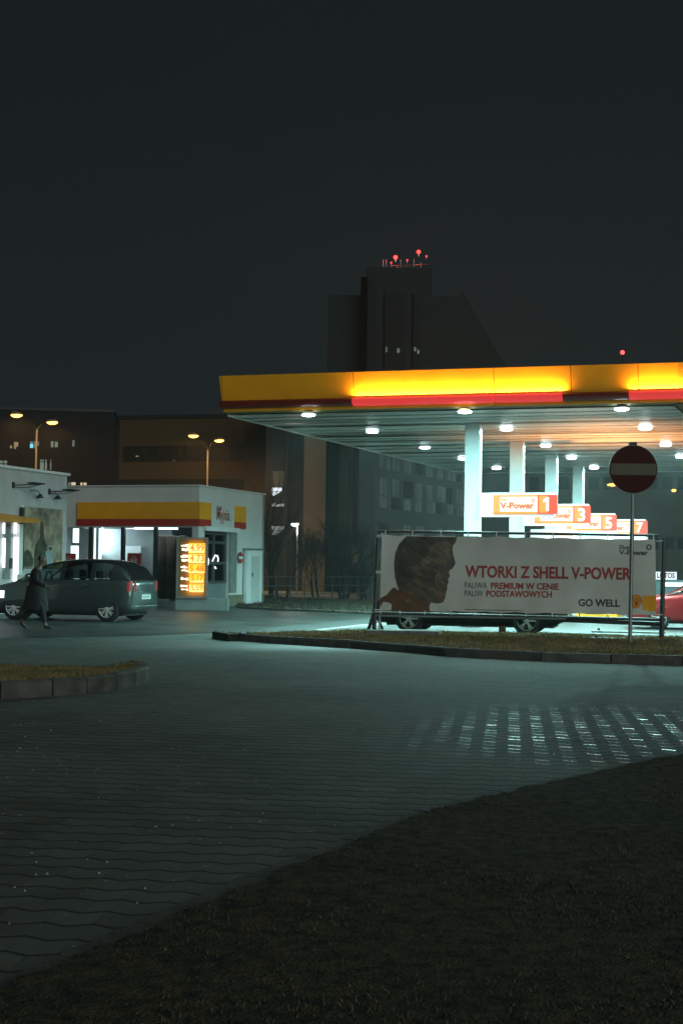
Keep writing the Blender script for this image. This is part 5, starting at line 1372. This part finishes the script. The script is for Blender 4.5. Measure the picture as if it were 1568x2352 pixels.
def beacon(px, py, r_, lab, power):
    q_ = at_y(px, py, TY + 2.6)
    b_ = empty('beacon', q_, 0, lab, 'warning light', 'red warning lights on the high rise')
    MB().lathe([(0,-r_),(r_*.7,-r_*.7),(r_,0),(r_*.7,r_*.7),(0,r_)], 'Z', (0,0,0), 16).build('lamp', M['beacon'] if power else M['beacon_small'], b_, smooth=True)
    MB().tube((0,0,-r_*2.2), (0,0,-r_), r_*.4).build('base', M['steel'], b_)
    if power: point('beacon_light', (q_.x, q_.y - 1.2, q_.z), power, (1, .08, .05), .3)
beacon(908, 590.5, .40, 'bright red warning light at the left of the high rise roof', 90)
beacon(961, 578, .38, 'bright red warning light at the right of the high rise roof, the higher one', 70)
for px, py, lab in ((935,597,'dim red light between the two bright ones on the high rise'),(898,603,'faint red light just under the left bright one'),(979,588,'faint red light at the right end of the high rise roof')): beacon(px, py, .22, lab, 0)
# second mast light far off to the right
q_ = at_y(1429, 809, 240)
ms = empty('radio_mast', (q_.x, q_.y, 0), 0, 'distant unlit mast topped by one small red light above the right of the roof', 'mast')
MB().tube((0,0,0), (0,0,q_.z-.4), .35, .12, 6).build('pole', M['black'], ms)
MB().lathe([(0,-.38),(.3,-.25),(.38,0),(.3,.25),(0,.38)], 'Z', (0,0,q_.z), 14).build('lamp', emis('mast_lamp', (1.0,.06,.06), 4), ms, smooth=True)

# LOTOS board
LY = 58
a = at_y(1497, 1331, LY); b = at_y(1553, 1314, LY)
lb = empty('shop_board', (a.x, a.y, 0), -R(3), 'white lit board with red capitals behind the right banner post', 'sign board')
W_ = b.x - a.x; z0, z1 = a.z, b.z
MB().box(0, W_, 0, .15, z0, z1).build('board', emis('board_lit', (.85,.9,1), .7, (.7,.7,.7)), lb)
o = text('lettering', 'LOTOS', (z1-z0)*.95, face(W_*.2, -.02, z0+.07), M['sign_letter'], lb, bold=.01)
xs = [v.co.x for v in o.data.vertices]; k = W_*.72/(max(xs)-min(xs)); m0 = min(xs)
for v in o.data.vertices: v.co.x = W_*.20 + (v.co.x-m0)*k
MB().box(-.2, W_+3, .16, 3, .0, z0-.02).build('kiosk_wall', mat('kiosk_teal', (.12,.22,.23), .5), lb)
MB().box(W_*.55, W_+3, -.05, .14, z0-.28, z0-.12).build('light_strip', emis('strip', (.9,.97,1), 1.5), lb)

# kerb line and low kerb of the forecourt, far rail fence
a = at_h(735, 1453); b = at_h(862, 1439)
d_ = (b - a).normalized(); n_ = Vector((-d_.y, d_.x, 0)) * .16
o = MB().hexa([a, b + d_*6, b + d_*6 + n_, a + n_], [q_ + Vector((0,0,.06)) for q_ in (a, b + d_*6, b + d_*6 + n_, a + n_)]).build('kerb', mat('kerb_lamplit', (.5,.52,.5), .6, var=.1), None)  # lamp light on the kerb top put into its pale colour
tag(o, 'low kerb left of the banner, coloured pale for the lamp light on it', None, None, 'structure')
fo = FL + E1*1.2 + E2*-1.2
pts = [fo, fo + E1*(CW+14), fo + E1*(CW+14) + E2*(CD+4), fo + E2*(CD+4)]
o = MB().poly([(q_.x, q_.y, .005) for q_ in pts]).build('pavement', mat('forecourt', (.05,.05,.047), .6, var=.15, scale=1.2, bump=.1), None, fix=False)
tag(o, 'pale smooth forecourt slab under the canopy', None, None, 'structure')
# strip of rough planting at the back
M['hedge_soil'] = mat('soil', (.10,.075,.05), .95, var=.4, scale=3, bump=.8)
pts = [at_h(545,1398), at_h(860,1412), at_h(862,1385), at_h(545,1372)]
o = MB().prism([(q_.x, q_.y) for q_ in pts], 0, .06).build('field', M['hedge_soil'], None); tag(o, 'strip of rough brown ground in front of the bare trees', None, None, 'structure')
grass('undergrowth', [(q_.x, q_.y) for q_ in pts], .06, 7000, .14, mat('scrub', (.045,.038,.022), .9, var=.3), 'scrubby dry undergrowth below the bare trees')
# railings
p0 = at_h(560, 1388); p1 = at_h(850, 1380)
ln = (p1 - p0).length; an = math.atan2(p1.y-p0.y, p1.x-p0.x)
M['rail_dull'] = mat('rail_dull', (.05,.045,.04), .8)
rf = empty('railing', p0, an, 'low dull metal railing running behind the bare trees', 'railing')
n_p = 9
for k in range(n_p + 1): MB().tube((ln*k/n_p,0,0), (ln*k/n_p,0,1.1), .03, None, 6).build('post', M['rail_dull'], rf)
for z in (.35, .7, 1.08): MB().tube((0,0,z), (ln,0,z), .022, None, 6).build('rail', M['rail_dull'], rf)

# ------------------------------------------------------------------ bare trees
M['bark'] = mat('bark', (.010,.010,.009), .95, var=.3, scale=6)
def tree(px, py_base, py_top, Y, seed, spread, label, multi=1):
    rnd = random.Random(seed); p = at_y(px, py_base, Y); hgt = at_y(px, py_top, Y).z
    r_ = empty('bare_tree', (p.x, p.y, 0), 0, label, 'tree', 'leafless trees behind the drive')
    trunks = []; br = MB()
    def grow(p0, d, L_, r0, dep):
        n_ = 3; q = p0; dd = d.copy()
        for i in range(n_):
            nd = (dd + Vector((rnd.uniform(-.18,.18), rnd.uniform(-.18,.18), rnd.uniform(-.03,.10)))).normalized()
            q2 = q + nd * (L_/n_); ra = r0*(1-.22*i); rb = r0*(1-.22*(i+1))
            (trunks[-1] if dep == 0 else br).tube(q, q2, ra, rb, 7 if dep < 2 else 4, cap=False)
            if dep < 4:
                for _ in range(1 if dep == 0 and i == 0 else (2 if dep < 3 else 1)):
                    a_ = rnd.uniform(0, 6.28); sp = rnd.uniform(.35, .9) * spread
                    sd_ = (nd + Vector((math.cos(a_)*sp, math.sin(a_)*sp, rnd.uniform(-.1,.3)))).normalized()
                    grow(q2, sd_, L_*rnd.uniform(.5,.75), max(rb*.55, .008), dep + 1)
            q = q2; dd = nd
    for k in range(multi):
        d = Vector((rnd.uniform(-.45,.45) if multi > 1 else rnd.uniform(-.08,.08), rnd.uniform(-.2,.2), 1)).normalized()
        trunks.append(MB()); grow(Vector((rnd.uniform(-.3,.3)*(multi > 1), rnd.uniform(-.2,.2)*(multi > 1), 0)), d, hgt*.62, .13 if multi == 1 else .07, 0)
    [t_.build('trunk', M['bark'], r_, smooth=True, fix=False) for t_ in trunks]; br.build('branches', M['bark'], r_, fix=False)
tree(622, 1395, 1175, 64, 3, .8, 'tall bare tree right beside the end of the car wash')
tree(648, 1390, 1225, 66, 5, .8, 'thin bare tree in front of the stair tower', 2)
tree(792, 1392, 1235, 66, 9, 1.1, 'wide spreading bare bush right of the lit pier', 5)
tree(726, 1385, 1262, 70, 12, .9, 'small bare tree in front of the warm lit pier', 2)
tree(838, 1392, 1310, 64, 21, 1.0, 'bare shrub next to the left banner post', 3)

# ------------------------------------------------------------------ night haze
hz = MB().box(-260, 260, -12, 420, -1, 90).build('haze', None, None)
hm = bpy.data.materials.new('haze'); hm.use_nodes = True; hn = hm.node_tree
hn.nodes.remove(hn.nodes['Principled BSDF'])
pv = hn.nodes.new('ShaderNodeVolumePrincipled'); pv.inputs['Color'].default_value = (.92, .95, .95, 1)
pv.inputs['Density'].default_value = 0.0007; pv.inputs['Anisotropy'].default_value = 0.55
hn.links.new(pv.outputs[0], hn.nodes['Material Output'].inputs['Volume'])
hz.data.materials.append(hm); tag(hz, 'thin damp night haze over the whole station', None, None, 'stuff')
